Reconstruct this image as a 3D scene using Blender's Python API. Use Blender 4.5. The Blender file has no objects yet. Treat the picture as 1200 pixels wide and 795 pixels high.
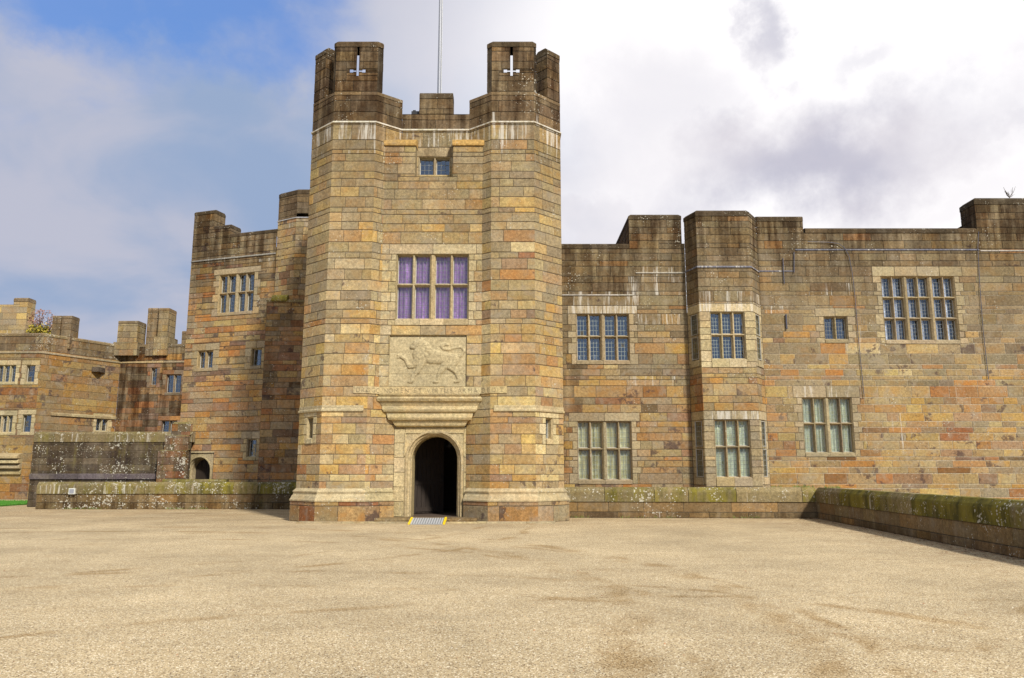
import bpy, math, random
from mathutils import Vector, noise as mnoise
R = math.radians
random.seed(11)
sc = bpy.context.scene
col = sc.collection

# ------------------------------------------------------------------ camera
CAMH, FREL = 1.6, 915.0
TH = math.atan(0.17)
CS, SN = math.cos(TH), math.sin(TH)
cd = bpy.data.cameras.new('camera')
cam = bpy.data.objects.new('camera', cd); col.objects.link(cam)
cam.location = (0, 0, CAMH); cam.rotation_euler = (math.pi/2 + TH, 0, 0)
cd.sensor_width = 36; cd.lens = 36*FREL/1200; cd.clip_end = 3000; cd.clip_start = 0.1
sc.camera = cam

# ------------------------------------------------------------------ light
SUN_DIR = Vector((0.50, -0.866, 0)).normalized()
SUN_EL = R(40)
sd = bpy.data.lights.new('sun', 'SUN'); sd.energy = 3.3; sd.angle = R(5); sd.color = (1, .955, .87)
sun = bpy.data.objects.new('sun', sd); col.objects.link(sun)
sv = Vector((SUN_DIR.x*math.cos(SUN_EL), SUN_DIR.y*math.cos(SUN_EL), math.sin(SUN_EL)))
sun.rotation_euler = sv.to_track_quat('Z', 'Y').to_euler()
sun.location = (20, -30, 40)
sc.view_settings.view_transform = 'Standard'; sc.view_settings.look = 'None'
sc.view_settings.exposure = 0.66; sc.view_settings.gamma = 1
sc.view_settings.use_curve_mapping = False

# ------------------------------------------------------------------ node helpers
class NT:
    def __init__(s, nt): s.nt = nt; nt.nodes.clear()
    def n(s, t, **kw):
        nd = s.nt.nodes.new(t)
        for k, v in kw.items():
            if k.startswith('i_'):
                key = k[2:]; key = int(key) if key.isdigit() else key.replace('_', ' ')
                s.set(nd.inputs[key], v)
            else: setattr(nd, k, v)
        return nd
    def set(s, sock, v):
        if hasattr(v, 'is_output'): s.nt.links.new(v, sock)
        elif v is not None: sock.default_value = v
    def math(s, op, a, b=None, c=None, clamp=False):
        nd = s.nt.nodes.new('ShaderNodeMath'); nd.operation = op; nd.use_clamp = clamp
        for i, v in enumerate((a, b, c)):
            if v is not None: s.set(nd.inputs[i], v)
        return nd.outputs[0]
    def vmath(s, op, a, b=None):
        nd = s.nt.nodes.new('ShaderNodeVectorMath'); nd.operation = op
        s.set(nd.inputs[0], a)
        if b is not None: s.set(nd.inputs[1], b)
        return nd.outputs['Value'] if op in ('DOT_PRODUCT', 'LENGTH', 'DISTANCE') else nd.outputs[0]
    def noise(s, vec, scale, detail=3, rough=.55, dist=0):
        nd = s.nt.nodes.new('ShaderNodeTexNoise')
        s.set(nd.inputs['Vector'], vec); nd.inputs['Scale'].default_value = scale
        nd.inputs['Detail'].default_value = detail; nd.inputs['Roughness'].default_value = rough
        nd.inputs['Distortion'].default_value = dist
        return nd.outputs['Fac']
    def step(s, v, lo, hi):
        nd = s.nt.nodes.new('ShaderNodeMapRange'); nd.interpolation_type = 'SMOOTHSTEP'
        s.set(nd.inputs[0], v); nd.inputs[1].default_value = lo; nd.inputs[2].default_value = hi
        return nd.outputs[0]
    def lin(s, v, lo, hi, a, b):
        nd = s.nt.nodes.new('ShaderNodeMapRange')
        s.set(nd.inputs[0], v)
        for i, q in enumerate((lo, hi, a, b)): nd.inputs[i+1].default_value = q
        return nd.outputs[0]
    def mix(s, f, a, b, mode='MIX'):
        nd = s.nt.nodes.new('ShaderNodeMix'); nd.data_type = 'RGBA'; nd.blend_type = mode
        s.set(nd.inputs[0], f)
        for k, v in ((6, a), (7, b)):
            if isinstance(v, tuple) and len(v) == 3: v = v + (1,)
            s.set(nd.inputs[k], v)
        return nd.outputs[2]
    def scale(s, c, f):
        return s.vmath('MULTIPLY', c, s.comb(f, f, f))
    def comb(s, x, y, z):
        nd = s.nt.nodes.new('ShaderNodeCombineXYZ')
        for i, v in enumerate((x, y, z)): s.set(nd.inputs[i], v)
        return nd.outputs[0]

def px_dir(px, py):
    d = (px-600)/FREL; e = (397.5-py)/FREL
    return Vector((d, CS - e*SN, SN + e*CS))

# ------------------------------------------------------------------ world: Nishita sky under broken cloud
w = bpy.data.worlds.new('World'); sc.world = w; w.use_nodes = True
t = NT(w.node_tree)
sky = t.n('ShaderNodeTexSky', sky_type='NISHITA', sun_disc=False)
sky.sun_elevation = SUN_EL; sky.sun_rotation = math.atan2(SUN_DIR.x, SUN_DIR.y)
sky.air_density = 1.2; sky.dust_density = .5
dirv = t.n('ShaderNodeTexCoord').outputs['Generated']
sep = t.n('ShaderNodeSeparateXYZ', i_0=dirv)
zz = t.math('ADD', t.math('MAXIMUM', sep.outputs[2], 0.0), 0.30)
pl = t.comb(t.math('DIVIDE', sep.outputs[0], zz), t.math('DIVIDE', sep.outputs[1], zz), 0.0)
def blob(px, py, lo, hi):
    d = px_dir(px, py).normalized()
    return t.step(t.vmath('DOT_PRODUCT', dirv, tuple(d)), math.cos(R(lo)), math.cos(R(hi)))
n1 = t.noise(t.vmath('MULTIPLY', pl, (1.0, 1.0, 1)), 1.9, 7, .52, .25)
n2 = t.noise(t.vmath('ADD', pl, (3.7, 1.1, 0)), 2.6, 6, .5, .35)
n3 = t.noise(t.vmath('ADD', pl, (7.3, 4.4, 0)), 1.5, 7, .55, .5)
# coverage: mostly covered, holes of blue upper left
n4 = t.noise(t.vmath('ADD', pl, (2.2, 8.1, 0)), 5.5, 8, .6, .4)
cov = t.math('ADD', t.math('ADD', n1, 0.17), t.math('MULTIPLY', t.math('SUBTRACT', n4, .5), .32))
cov = t.math('SUBTRACT', cov, t.math('MULTIPLY', blob(290, 35, 13, 2), .25))
cov = t.math('SUBTRACT', cov, t.math('MULTIPLY', blob(95, 110, 9, 1), .15))
cov = t.math('ADD', cov, t.math('MULTIPLY', blob(1000, 120, 46, 12), .3))
cov = t.math('ADD', cov, t.math('MULTIPLY', blob(230, 230, 12, 4), .10))
wob = t.vmath('ADD', dirv, t.scale(t.vmath('SUBTRACT', t.n('ShaderNodeTexNoise', i_Vector=dirv, i_Scale=4.2, i_Detail=8.0, i_Roughness=.6).outputs['Color'], (.5, .5, .5)), .40))
def puff(px, py, rx, ry, lo=1.5, hi=.15):
    d = px_dir(px, py).normalized(); rt = Vector((d.y, -d.x, 0)).normalized(); up = rt.cross(d)
    a_ = t.math('DIVIDE', t.vmath('DOT_PRODUCT', wob, tuple(rt)), rx/FREL); b_ = t.math('DIVIDE', t.math('SUBTRACT', t.vmath('DOT_PRODUCT', wob, tuple(up)), 0.0), ry/FREL)
    r_ = t.math('SQRT', t.math('ADD', t.math('MULTIPLY', a_, a_), t.math('MULTIPLY', b_, b_)))
    return t.step(r_, lo, hi)
cov = t.math('ADD', cov, t.math('MULTIPLY', puff(190, 310, 420, 200), .34))
cov = t.math('ADD', cov, t.math('MULTIPLY', puff(300, 210, 130, 80), .20))
cov = t.math('ADD', cov, t.math('MULTIPLY', puff(40, 30, 120, 60), .16))
covf = t.lin(t.step(cov, .42, .72), 0, 1, .12, 1)
blue = t.mix(.5, t.scale(sky.outputs[0], .08), (.05, .19, .60))
lav = t.mix(t.step(n2, .35, .65), (.20, .262, .385), (.325, .335, .405))
bright = t.math('ADD', t.math('MULTIPLY', blob(1080, 90, 33, 8), 1.0), t.math('MULTIPLY', blob(760, 130, 26, 6), .34))
bright = t.math('ADD', bright, t.math('MULTIPLY', t.math('SUBTRACT', n3, .5), t.math('MULTIPLY', bright, 1.6)))
white = t.mix(t.math('MULTIPLY', bright, 1.0, clamp=True), lav, (.70, .685, .69))
gry = t.math('MULTIPLY', t.step(n3, .46, .66), t.step(bright, .0, .4))
gry = t.math('MULTIPLY', gry, .16)
for q_, am_ in ((puff(950, 190, 190, 78), 1.0), (puff(765, 160, 130, 95), .42), (puff(888, 28, 30, 46), .75), (puff(1160, 178, 34, 24), .5), (puff(1030, 35, 60, 22), .35), (puff(1120, 255, 170, 34), .30), (puff(720, 240, 150, 50), .5)):
    gry = t.math('MAXIMUM', gry, t.math('MULTIPLY', q_, am_))
cl = t.mix(gry, white, t.mix(t.step(n2, .3, .7), (.33, .33, .40), (.44, .42, .46)))
skyc = t.mix(covf, blue, cl)
# behind the camera: a pale cover that lights the fronts
back = t.step(sep.outputs[1], .15, -.45)
backc = t.mix(t.math('MULTIPLY', t.step(n1, .36, .6), t.step(sep.outputs[2], .34, .62)), (.25, .33, .48), (.74, .70, .65))
skyc = t.mix(back, skyc, backc)
bg = t.n('ShaderNodeBackground', i_Color=skyc, i_Strength=1.0)
t.n('ShaderNodeOutputWorld', i_Surface=bg.outputs[0])

# ------------------------------------------------------------------ materials
def srgb(r, g, b, k=1.0):
    f = lambda c: ((c/255+.055)/1.055)**2.4 if c > 10 else c/255/12.92
    return (f(r)*k, f(g)*k, f(b)*k)

def newmat(name):
    m = bpy.data.materials.new(name); m.use_nodes = True
    return m, NT(m.node_tree)

def finish(t, base, rough=.9, bump=None, bstr=.5, bdist=.015, spec=.25, metal=0):
    p = t.n('ShaderNodeBsdfPrincipled', i_Roughness=rough, i_Metallic=metal)
    t.set(p.inputs['Base Color'], base if hasattr(base, 'is_output') else tuple(base)+(1,))
    p.inputs['Specular IOR Level'].default_value = spec
    if bump is not None:
        b = t.n('ShaderNodeBump', i_Strength=bstr, i_Distance=bdist, i_Height=bump)
        t.nt.links.new(b.outputs[0], p.inputs['Normal'])
    t.n('ShaderNodeOutputMaterial', i_Surface=p.outputs[0])

def make_stone():
    m, t = newmat('granite')
    pos = t.n('ShaderNodeNewGeometry').outputs['Position']
    at = t.n('ShaderNodeAttribute', attribute_name='stone')
    we = t.n('ShaderNodeAttribute', attribute_name='wear')
    C, rnd = at.outputs['Color'], at.outputs['Alpha']
    ws = t.n('ShaderNodeSeparateColor', i_0=we.outputs['Color'])
    lime, moss, soot = ws.outputs[0], ws.outputs[1], ws.outputs[2]
    patchy = we.outputs['Alpha']
    off = t.math('MULTIPLY', rnd, 61.0)
    vec = t.vmath('ADD', pos, t.comb(off, t.math('MULTIPLY', rnd, 23.0), off))
    sp = t.noise(pos, 38, 4, .7)
    sp2 = t.noise(pos, 11, 4, .6)
    c = t.scale(C, t.lin(sp, .25, .75, .52, 1.48))
    c = t.scale(c, t.lin(sp2, .3, .7, .70, 1.28))
    big = t.noise(pos, .55, 4, .6)
    c = t.scale(c, t.lin(big, .3, .7, .84, 1.14))
    # mineral colour drifting within a block
    pa = t.noise(vec, 1.9, 5, .65, .6)
    c = t.mix(t.math('MULTIPLY', t.step(pa, .48, .66), t.math('MULTIPLY', patchy, .60)), c, t.vmath('MULTIPLY', C, (1.06, .84, .58)))
    pb = t.noise(t.vmath('ADD', vec, (9, 4, 2)), 1.7, 5, .6, .4)
    c = t.mix(t.math('MULTIPLY', t.step(pb, .52, .68), t.math('MULTIPLY', patchy, .5)), c, (.30, .255, .19))
    pc = t.noise(t.vmath('ADD', vec, (1, 14, 5)), 1.1, 8, .72, .15)
    c = t.mix(t.math('MULTIPLY', t.step(t.math('ADD', pc, t.math('MULTIPLY', t.math('SUBTRACT', patchy, 1.0), .22)), .575, .62), .78), c, (.075, .048, .042))
    iron = t.step(t.noise(t.vmath('MULTIPLY', pos, (.75, .75, 1.1)), 1.0, 6, .68), .48, .68)
    c = t.mix(t.math('MULTIPLY', iron, t.math('MULTIPLY', patchy, .55)), c, t.vmath('MULTIPLY', c, (1.02, .80, .56)))
    gre = t.step(t.noise(t.vmath('ADD', t.vmath('MULTIPLY', pos, (.9, .9, 1.3)), (4, 9, 2)), 1.0, 6, .7), .5, .7)
    c = t.mix(t.math('MULTIPLY', gre, .40), c, (.25, .215, .155))
    # soot streaks
    st = t.noise(t.vmath('MULTIPLY', pos, (2.6, 2.6, .22)), 1.0, 5, .65)
    st2 = t.noise(pos, 1.1, 5, .7)
    sf = t.math('MULTIPLY', soot, t.math('ADD', t.step(st, .30, .62), t.math('MULTIPLY', t.step(st2, .35, .7), .5)), clamp=True)
    c = t.mix(sf, c, t.vmath('MULTIPLY', c, (.22, .175, .135)))
    # moss and lichen crust
    mo = t.noise(pos, 2.3, 6, .7)
    mo2 = t.noise(t.vmath('MULTIPLY', pos, (5, 5, .5)), 1.0, 4, .6)
    mf = t.step(t.math('ADD', t.math('ADD', t.math('MULTIPLY', mo, .4), t.math('MULTIPLY', mo2, .6)), moss), .82, 1.12)
    c = t.mix(t.math('MULTIPLY', mf, .93), c, t.mix(t.step(t.noise(t.vmath('MULTIPLY', pos, (3.2, 3.2, 1.2)), 1.0, 5, .65), .32, .68), (.060, .054, .012), (.20, .165, .022)))
    vo = t.n('ShaderNodeTexVoronoi', i_Scale=14.0, i_Vector=t.vmath('ADD', pos, t.scale(t.n('ShaderNodeTexNoise', i_Vector=pos, i_Scale=22.0).outputs['Color'], .09)))
    vs = t.n('ShaderNodeSeparateColor', i_0=vo.outputs['Color'])
    lsz = t.math('MULTIPLY', vs.outputs[0], t.lin(t.noise(pos, .8, 4, .65), .42, .72, -.02, .42))
    lsz = t.math('ADD', lsz, t.math('MULTIPLY', vs.outputs[0], t.math('MULTIPLY', t.math('MINIMUM', moss, .3), t.lin(t.noise(pos, 1.7, 4, .65), .35, .7, -.2, 1.9))))
    li = t.math('GREATER_THAN', lsz, vo.outputs['Distance'])
    c = t.mix(t.math('MULTIPLY', li, .8), c, (.50, .47, .38))
    # lime runs
    ln = t.noise(t.vmath('MULTIPLY', pos, (7, 7, .5)), 1.0, 5, .65)
    lf = t.step(t.math('ADD', ln, t.math('MULTIPLY', lime, .5)), .66, .80)
    lf = t.math('MULTIPLY', lf, t.step(lime, .02, .15))
    c = t.mix(t.math('MULTIPLY', lf, .6), c, (.62, .59, .52))
    hgt = t.math('ADD', t.math('MULTIPLY', sp, .35), t.math('MULTIPLY', t.noise(vec, 7, 5, .65), .9))
    finish(t, c, .92, hgt, .75, .022, .15)
    return m
STONE = make_stone()

def simple(name, base, rough=.6, metal=0, nscale=8, var=.25, spec=.4, bstr=.2):
    m, t = newmat(name)
    pos = t.n('ShaderNodeNewGeometry').outputs['Position']
    nz = t.noise(pos, nscale, 5, .6)
    c = t.vmath('MULTIPLY', t.comb(*base), t.comb(*[t.lin(nz, .25, .75, 1-var, 1+var)]*3))
    finish(t, c, rough, nz, bstr, .01, spec, metal)
    return m
LEAD = simple('lead_came', (.16, .17, .17), .5, .3)
LEADPALE = simple('pale_lead_came', (.24, .27, .25), .5, .2)
BRONZE = simple('painted_casement', (.46, .44, .38), .5)
DARKMET = simple('dark_iron', (.03, .03, .032), .5, .4)
PIPE = simple('lead_grey_pipe', (.085, .085, .11), .55, .2)
POLE = simple('white_painted_pole', (.27, .28, .31), .45, .1, 20, .08)
GREYPLATE = simple('grey_ribbed_metal', (.52, .52, .52), .45, .25, 30, .12)
YELLOW = simple('yellow_safety_paint', (.72, .50, .015), .5, 0, 20, .12)
WHITEP = simple('off_white_plastic', (.62, .62, .55), .45)
WAX = simple('white_wax', (.8, .8, .76), .5)
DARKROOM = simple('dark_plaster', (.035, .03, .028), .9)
LETTER = simple('carved_letter_stone', (.20, .16, .095), .9, 0, 30, .3, .1)

def make_wood():
    m, t = newmat('dark_oak')
    pos = t.n('ShaderNodeNewGeometry').outputs['Position']
    nz = t.noise(t.vmath('MULTIPLY', pos, (14, 14, 1.2)), 2.0, 5, .6)
    c = t.mix(nz, (.014, .010, .008), (.055, .040, .030))
    finish(t, c, .6, nz, .4, .008, .3)
    return m
WOOD = make_wood()

def make_glass(name, tint, refl):
    m, t = newmat(name)
    pos = t.n('ShaderNodeNewGeometry').outputs['Position']
    nz = t.noise(pos, 5, 3, .5)
    b = t.n('ShaderNodeBump', i_Strength=.12, i_Distance=.02, i_Height=nz)
    tr = t.n('ShaderNodeBsdfTransparent', i_Color=tuple(tint)+(1,))
    gl = t.n('ShaderNodeBsdfGlossy', i_Color=(.90, .95, 1, 1), i_Roughness=.06)
    t.nt.links.new(b.outputs[0], gl.inputs['Normal'])
    fr = t.n('ShaderNodeLayerWeight', i_Blend=.25)
    f = t.math('ADD', refl, t.math('MULTIPLY', fr.outputs['Fresnel'], .5), clamp=True)
    mx = t.n('ShaderNodeMixShader', i_0=f, i_1=tr.outputs[0], i_2=gl.outputs[0])
    t.n('ShaderNodeOutputMaterial', i_Surface=mx.outputs[0])
    return m
GLASS = make_glass('leaded_glass', (.90, .92, .88), .055)
GLASS_PURPLE = make_glass('violet_leaded_glass', (.86, .84, .92), .09)
GLASS_BLUE = make_glass('blue_leaded_glass', (.66, .72, .82), .19)

def cloth(name, base, rough=.9):
    m, t = newmat(name)
    pos = t.n('ShaderNodeNewGeometry').outputs['Position']
    nz = t.noise(t.vmath('MULTIPLY', pos, (9, 9, .7)), 1.0, 4, .6)
    c = t.vmath('MULTIPLY', t.comb(*base), t.comb(*[t.lin(nz, .3, .7, .6, 1.3)]*3))
    finish(t, c, rough, None)
    return m
CUR_PURPLE = cloth('purple_curtain', (.50, .31, .56))
CUR_GREEN = cloth('pale_green_blind', (.64, .61, .38))
CUR_TEAL = cloth('teal_grey_blind', (.66, .70, .54))
CUR_WHITE = cloth('white_curtain', (.86, .88, .92))
CUR_BLUE = cloth('slate_blue_blind', (.14, .19, .30))

def make_gravel():
    m, t = newmat('tan_gravel')
    pos = t.n('ShaderNodeNewGeometry').outputs['Position']
    v1 = t.n('ShaderNodeTexVoronoi', i_Scale=92.0, i_Vector=pos)
    v2 = t.n('ShaderNodeTexVoronoi', i_Scale=21.0, i_Vector=t.vmath('ADD', pos, (3.3, 1.7, 0)))
    s1 = t.n('ShaderNodeSeparateColor', i_0=v1.outputs['Color'])
    s2 = t.n('ShaderNodeSeparateColor', i_0=v2.outputs['Color'])
    c = t.mix(s1.outputs[0], (.335, .245, .130), (.60, .472, .285))
    c = t.mix(t.math('GREATER_THAN', s1.outputs[1], .90), c, (.80, .70, .50))
    c = t.mix(t.math('GREATER_THAN', s1.outputs[2], .91), c, (.14, .095, .055))
    big = t.noise(pos, .35, 6, .62)
    med = t.noise(t.vmath('MULTIPLY', pos, (1, 1.6, 1)), 1.6, 6, .7)
    c = t.scale(c, t.lin(big, .3, .7, .78, 1.15))
    c = t.scale(c, t.lin(med, .3, .7, .91, 1.06))
    # damp darker patches in the fore part and turning ruts
    dk = t.noise(t.vmath('ADD', t.vmath('MULTIPLY', pos, (.8, 1.4, 1)), (5, 2, 0)), .9, 6, .7)
    c = t.mix(t.math('MULTIPLY', t.step(dk, .52, .74), .34), c, t.vmath('MULTIPLY', c, (.58, .48, .34)))
    rut = None
    for cx, cy, rr, wd in ((-10.5, 10, 11.85, .2), (-10.5, 10, 13.5, .2), (-8.6, 9.0, 10.4, .10), (-8.6, 9.0, 12.1, .10), (-4, 2, 9.6, .12), (-4, 2, 11.2, .12), (3, -3, 13.6, .1), (14, 2, 9.5, .1), (14, 2, 11.1, .1), (-14, 24, 13, .12), (-14, 24, 14.6, .12)):
        d = t.vmath('LENGTH', t.vmath('SUBTRACT', t.vmath('MULTIPLY', t.vmath('ADD', pos, t.comb(t.math('MULTIPLY', t.math('SUBTRACT', big, .5), 1.3), 0.0, 0.0)), (1, 1, 0)), (cx, cy, 0)))
        q = t.step(t.math('ABSOLUTE', t.math('SUBTRACT', d, rr)), wd*1.7, wd*.3)
        rut = q if rut is None else t.math('MAXIMUM', rut, q)
    rb = t.math('MULTIPLY', rut, t.step(t.noise(pos, .8, 4, .6), .42, .62))
    c = t.mix(t.math('MULTIPLY', rb, .8), c, t.vmath('MULTIPLY', c, (.70, .61, .48)))
    # leaf litter and rusty grit under the right hand wall
    sx = t.n('ShaderNodeSeparateXYZ', i_0=pos)
    near = t.math('MULTIPLY', t.step(sx.outputs[0], 6.5, 9.5), t.step(t.noise(pos, 3.2, 5, .7), .5, .62))
    c = t.mix(t.math('MULTIPLY', near, .45), c, (.20, .10, .045))
    far = t.math('MULTIPLY', t.step(sx.outputs[1], 19.0, 33.0), t.step(t.noise(t.vmath('MULTIPLY', pos, (.5, 1.2, 1)), 1.0, 5, .65), .3, .62))
    c = t.mix(t.math('MULTIPLY', far, .55), c, t.vmath('MULTIPLY', c, (.62, .52, .40)))
    h = t.math('ADD', t.math('MULTIPLY', v1.outputs['Distance'], -.5), t.math('MULTIPLY', v2.outputs['Distance'], -.10))
    h = t.math('ADD', h, t.math('MULTIPLY', med, .35))
    h = t.math('SUBTRACT', h, t.math('MULTIPLY', rb, .6))
    finish(t, c, .95, h, .6, .016, .1)
    return m
GRAVEL = make_gravel()
GRASS = simple('mown_grass', (.055, .15, .02), .9, 0, 6, .3, .1, .6)

def leafmat(name, a, b):
    m, t = newmat(name)
    r = t.n('ShaderNodeNewGeometry').outputs['Random Per Island']
    finish(t, t.mix(r, a, b), .6, None, spec=.3)
    return m
LEAF_Y = leafmat('yellow_leaves', (.10, .11, .015), (.50, .36, .03))
LEAF_P = leafmat('reddish_leaves', (.22, .10, .06), (.34, .18, .12))
TWIG = simple('twig_bark', (.07, .05, .035), .9)

# ------------------------------------------------------------------ object helpers
ORG = {}
def settle(o, parent):
    if parent is not None:
        o.parent = parent; ORG[o.name] = ORG[parent.name]
    else: ORG[o.name] = Vector((0, 0, 0))
def meta(o, label=None, cat=None, group=None, kind=None):
    for k, v in (('label', label), ('category', cat), ('group', group), ('kind', kind)):
        if v: o[k] = v
    return o
def thing(name, label, cat, loc, group=None):
    o = bpy.data.objects.new(name, None); col.objects.link(o)
    o.location = loc; o.empty_display_size = .3
    ORG[o.name] = Vector(loc)
    return meta(o, label, cat, group)

class MB:
    def __init__(s): s.v = []; s.f = []; s.c = []; s.w = []; s.marks = []
    def face(s, pts, c=(.3, .3, .3, .5), w=(0, 0, 0, 0)):
        i = len(s.v); s.v.extend(pts); s.f.append(tuple(range(i, i+len(pts))))
        s.c.append(c); s.w.append(w)
    def box(s, a, b, c=(.3, .3, .3, .5), w=(0, 0, 0, 0)):
        (x0, y0, z0), (x1, y1, z1) = a, b
        P = [Vector(q) for q in ((x0,y0,z0),(x1,y0,z0),(x1,y1,z0),(x0,y1,z0),(x0,y0,z1),(x1,y0,z1),(x1,y1,z1),(x0,y1,z1))]
        for q in ((0,1,5,4),(1,2,6,5),(2,3,7,6),(3,0,4,7),(4,5,6,7),(3,2,1,0)): s.face([P[k] for k in q], c, w)
    def tube(s, pts, r, n=8, c=(.3, .3, .3, .5), cap=True):
        pts = [Vector(p) for p in pts]; rings = []
        for i, p in enumerate(pts):
            d = (pts[min(i+1, len(pts)-1)] - pts[max(i-1, 0)]).normalized()
            a = d.orthogonal().normalized() if i == 0 else (prev - d*prev.dot(d)).normalized()
            prev = a; b = d.cross(a); rr = r[i] if isinstance(r, (list, tuple)) else r
            rings.append([p + (a*math.cos(k*2*math.pi/n) + b*math.sin(k*2*math.pi/n))*rr for k in range(n)])
        for A, B in zip(rings, rings[1:]):
            for k in range(n): s.face([A[k], A[(k+1) % n], B[(k+1) % n], B[k]], c)
        if cap: s.face(rings[0][::-1], c); s.face(rings[-1], c)
    def build_each(s, name, mat, parent=None):
        ms = sorted(set([0]+s.marks+[len(s.f)]))
        for a, b in zip(ms, ms[1:]):
            m = MB()
            for k in range(a, b): m.face([s.v[i] for i in s.f[k]], s.c[k], s.w[k])
            m.build(name, mat, parent)
    def build(s, name, mat, parent=None, smooth=False, weld=False):
        me = bpy.data.meshes.new(name)
        o = bpy.data.objects.new(name, me); col.objects.link(o); settle(o, parent)
        og = ORG[o.name]
        me.from_pydata([tuple(Vector(p) - og) for p in s.v], [], s.f)
        for an, src in (('stone', s.c), ('wear', s.w)):
            at = me.color_attributes.new(an, 'FLOAT_COLOR', 'CORNER'); buf = []
            for f, q in zip(s.f, src): buf.extend(tuple(q)*len(f))
            at.data.foreach_set('color', buf)
        me.materials.append(mat)
        if weld:
            import bmesh
            bm = bmesh.new(); bm.from_mesh(me); bmesh.ops.remove_doubles(bm, verts=bm.verts, dist=1e-4); bm.to_mesh(me); bm.free()
        if smooth: me.polygons.foreach_set('use_smooth', [True]*len(me.polygons))
        me.update()
        return o

class Facet:
    """vertical plane from p0 (left) to p1 (right) seen from outside"""
    def __init__(s, p0, p1):
        s.p0 = Vector((p0[0], p0[1])); s.p1 = Vector((p1[0], p1[1]))
        s.L = (s.p1-s.p0).length; s.d = (s.p1-s.p0)/s.L
        s.n = Vector((s.d.y, -s.d.x))
    def pt(s, u, z, out=0.0):
        q = s.p0 + s.d*u + s.n*out
        return Vector((q.x, q.y, z))
    def hit(s, px, py):
        r = px_dir(px, py); r2 = Vector((r.x, r.y))
        k = s.p0.dot(s.n)/r2.dot(s.n); q = r2*k
        return (q - s.p0).dot(s.d), CAMH + r.z*k
    def rect(s, x0, y0, x1, y1):
        ym, xm = (y0+y1)/2, (x0+x1)/2
        return (s.hit(x0, ym)[0], s.hit(x1, ym)[0], s.hit(xm, y1)[1], s.hit(xm, y0)[1])
def P(px, py, D):
    r = px_dir(px, py); k = D/r.y
    return Vector((r.x*k, D, CAMH + r.z*k))
def Zat(py, D): return P(600, py, D).z

# palettes -----------------------------------------------------------------
K = .82
TAN = srgb(176, 154, 112, K); CREAM = srgb(205, 184, 136, K); GREYT = srgb(160, 144, 114, K)
OCHRE = srgb(188, 152, 90, K); YEL = srgb(194, 168, 106, K); ORANGE = srgb(184, 134, 80, K); RUST = srgb(158, 108, 72, K)
PURP = srgb(136, 112, 94, K); DBROWN = srgb(108, 86, 62, K); DGREY = srgb(118, 104, 82, K); PINK = srgb(172, 136, 102, K)
SLATE = srgb(80, 72, 66, K)
def palette(*ws):
    cols = [c for c, _ in ws]; wt = [x for _, x in ws]
    def f(u=0, z=0):
        c = random.choices(cols, wt)[0]; k = random.uniform(.89, 1.10); e = random.choices(cols, wt)[0]; q = random.uniform(.2, .7)
        c = tuple(a+(b-a)*q for a, b in zip(c, e))
        return (c[0]*k*random.uniform(.97, 1.03), c[1]*k, c[2]*k*random.uniform(.94, 1.06), random.random())
    return f
PAL_TOWER = palette((TAN, 36), (CREAM, 16), (GREYT, 16), (OCHRE, 15), (YEL, 16), (ORANGE, 6), (RUST, 2), (PURP, 2), (PINK, 4))
PAL_UP = palette((srgb(168, 150, 112, K), 36), (srgb(158, 142, 110, K), 30), (srgb(176, 150, 100, K), 14), (YEL, 5), (srgb(176, 138, 92, K), 5), (srgb(146, 128, 98, K), 8))
PAL_TOP = palette((srgb(142, 122, 92, K), 30), (srgb(134, 116, 90, K), 20), (srgb(150, 126, 90, K), 22), (srgb(126, 108, 84, K), 10))
PAL_WUP = palette((srgb(156, 140, 110, K), 32), (srgb(146, 130, 102, K), 26), (srgb(166, 148, 114, K), 18), (srgb(162, 136, 96, K), 10), (srgb(132, 114, 88, K), 8), (ORANGE, 3))
PAL_WMID = palette((GREYT, 28), (TAN, 30), (OCHRE, 13), (ORANGE, 9), (PINK, 5), (YEL, 6), (PURP, 4), (CREAM, 4))
PAL_WLOW = palette((ORANGE, 15), (OCHRE, 19), (PINK, 7), (TAN, 23), (GREYT, 20), (RUST, 7), (PURP, 6), (YEL, 5), (DBROWN, 4))
PAL_L = palette((ORANGE, 18), (OCHRE, 16), (TAN, 20), (RUST, 12), (PINK, 8), (GREYT, 12), (PURP, 8), (YEL, 5))
PAL_LDARK = palette((RUST, 14), (DBROWN, 26), (DGREY, 16), (PURP, 14), (ORANGE, 8), (GREYT, 8))
PAL_DRESS = palette((srgb(188, 172, 134, K), 12), (srgb(174, 156, 120, K), 5), (srgb(200, 182, 142, K), 4), (srgb(178, 160, 120, K), 6))
PAL_DRESSG = palette((GREYT, 8), (TAN, 6), (srgb(172, 156, 124, K), 6))
PAL_DRESSW = palette((srgb(168, 152, 120, K), 8), (srgb(158, 142, 112, K), 6), (srgb(176, 158, 122, K), 4))
PAL_DOOR = palette((srgb(202, 184, 142, K), 6), (srgb(194, 174, 130, K), 6))
PAL_BLACK = palette((srgb(96, 84, 68, K), 10), (srgb(112, 98, 78, K), 10), (srgb(84, 72, 62, K), 6))
PAL_LOWW = palette((srgb(148, 128, 92, K), 10), (srgb(134, 114, 82, K), 10), (srgb(158, 128, 84, K), 6))
PAL_COPE = palette((srgb(150, 134, 96, K), 10), (srgb(134, 120, 88, K), 10))
PAL_LEFTFAR = palette((YEL, 14), (TAN, 20), (OCHRE, 16), (ORANGE, 9), (GREYT, 12), (RUST, 5), (PINK, 5))
MORT = (.11, .088, .058, .5); MORTL = (.40, .34, .245, .5)

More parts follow.
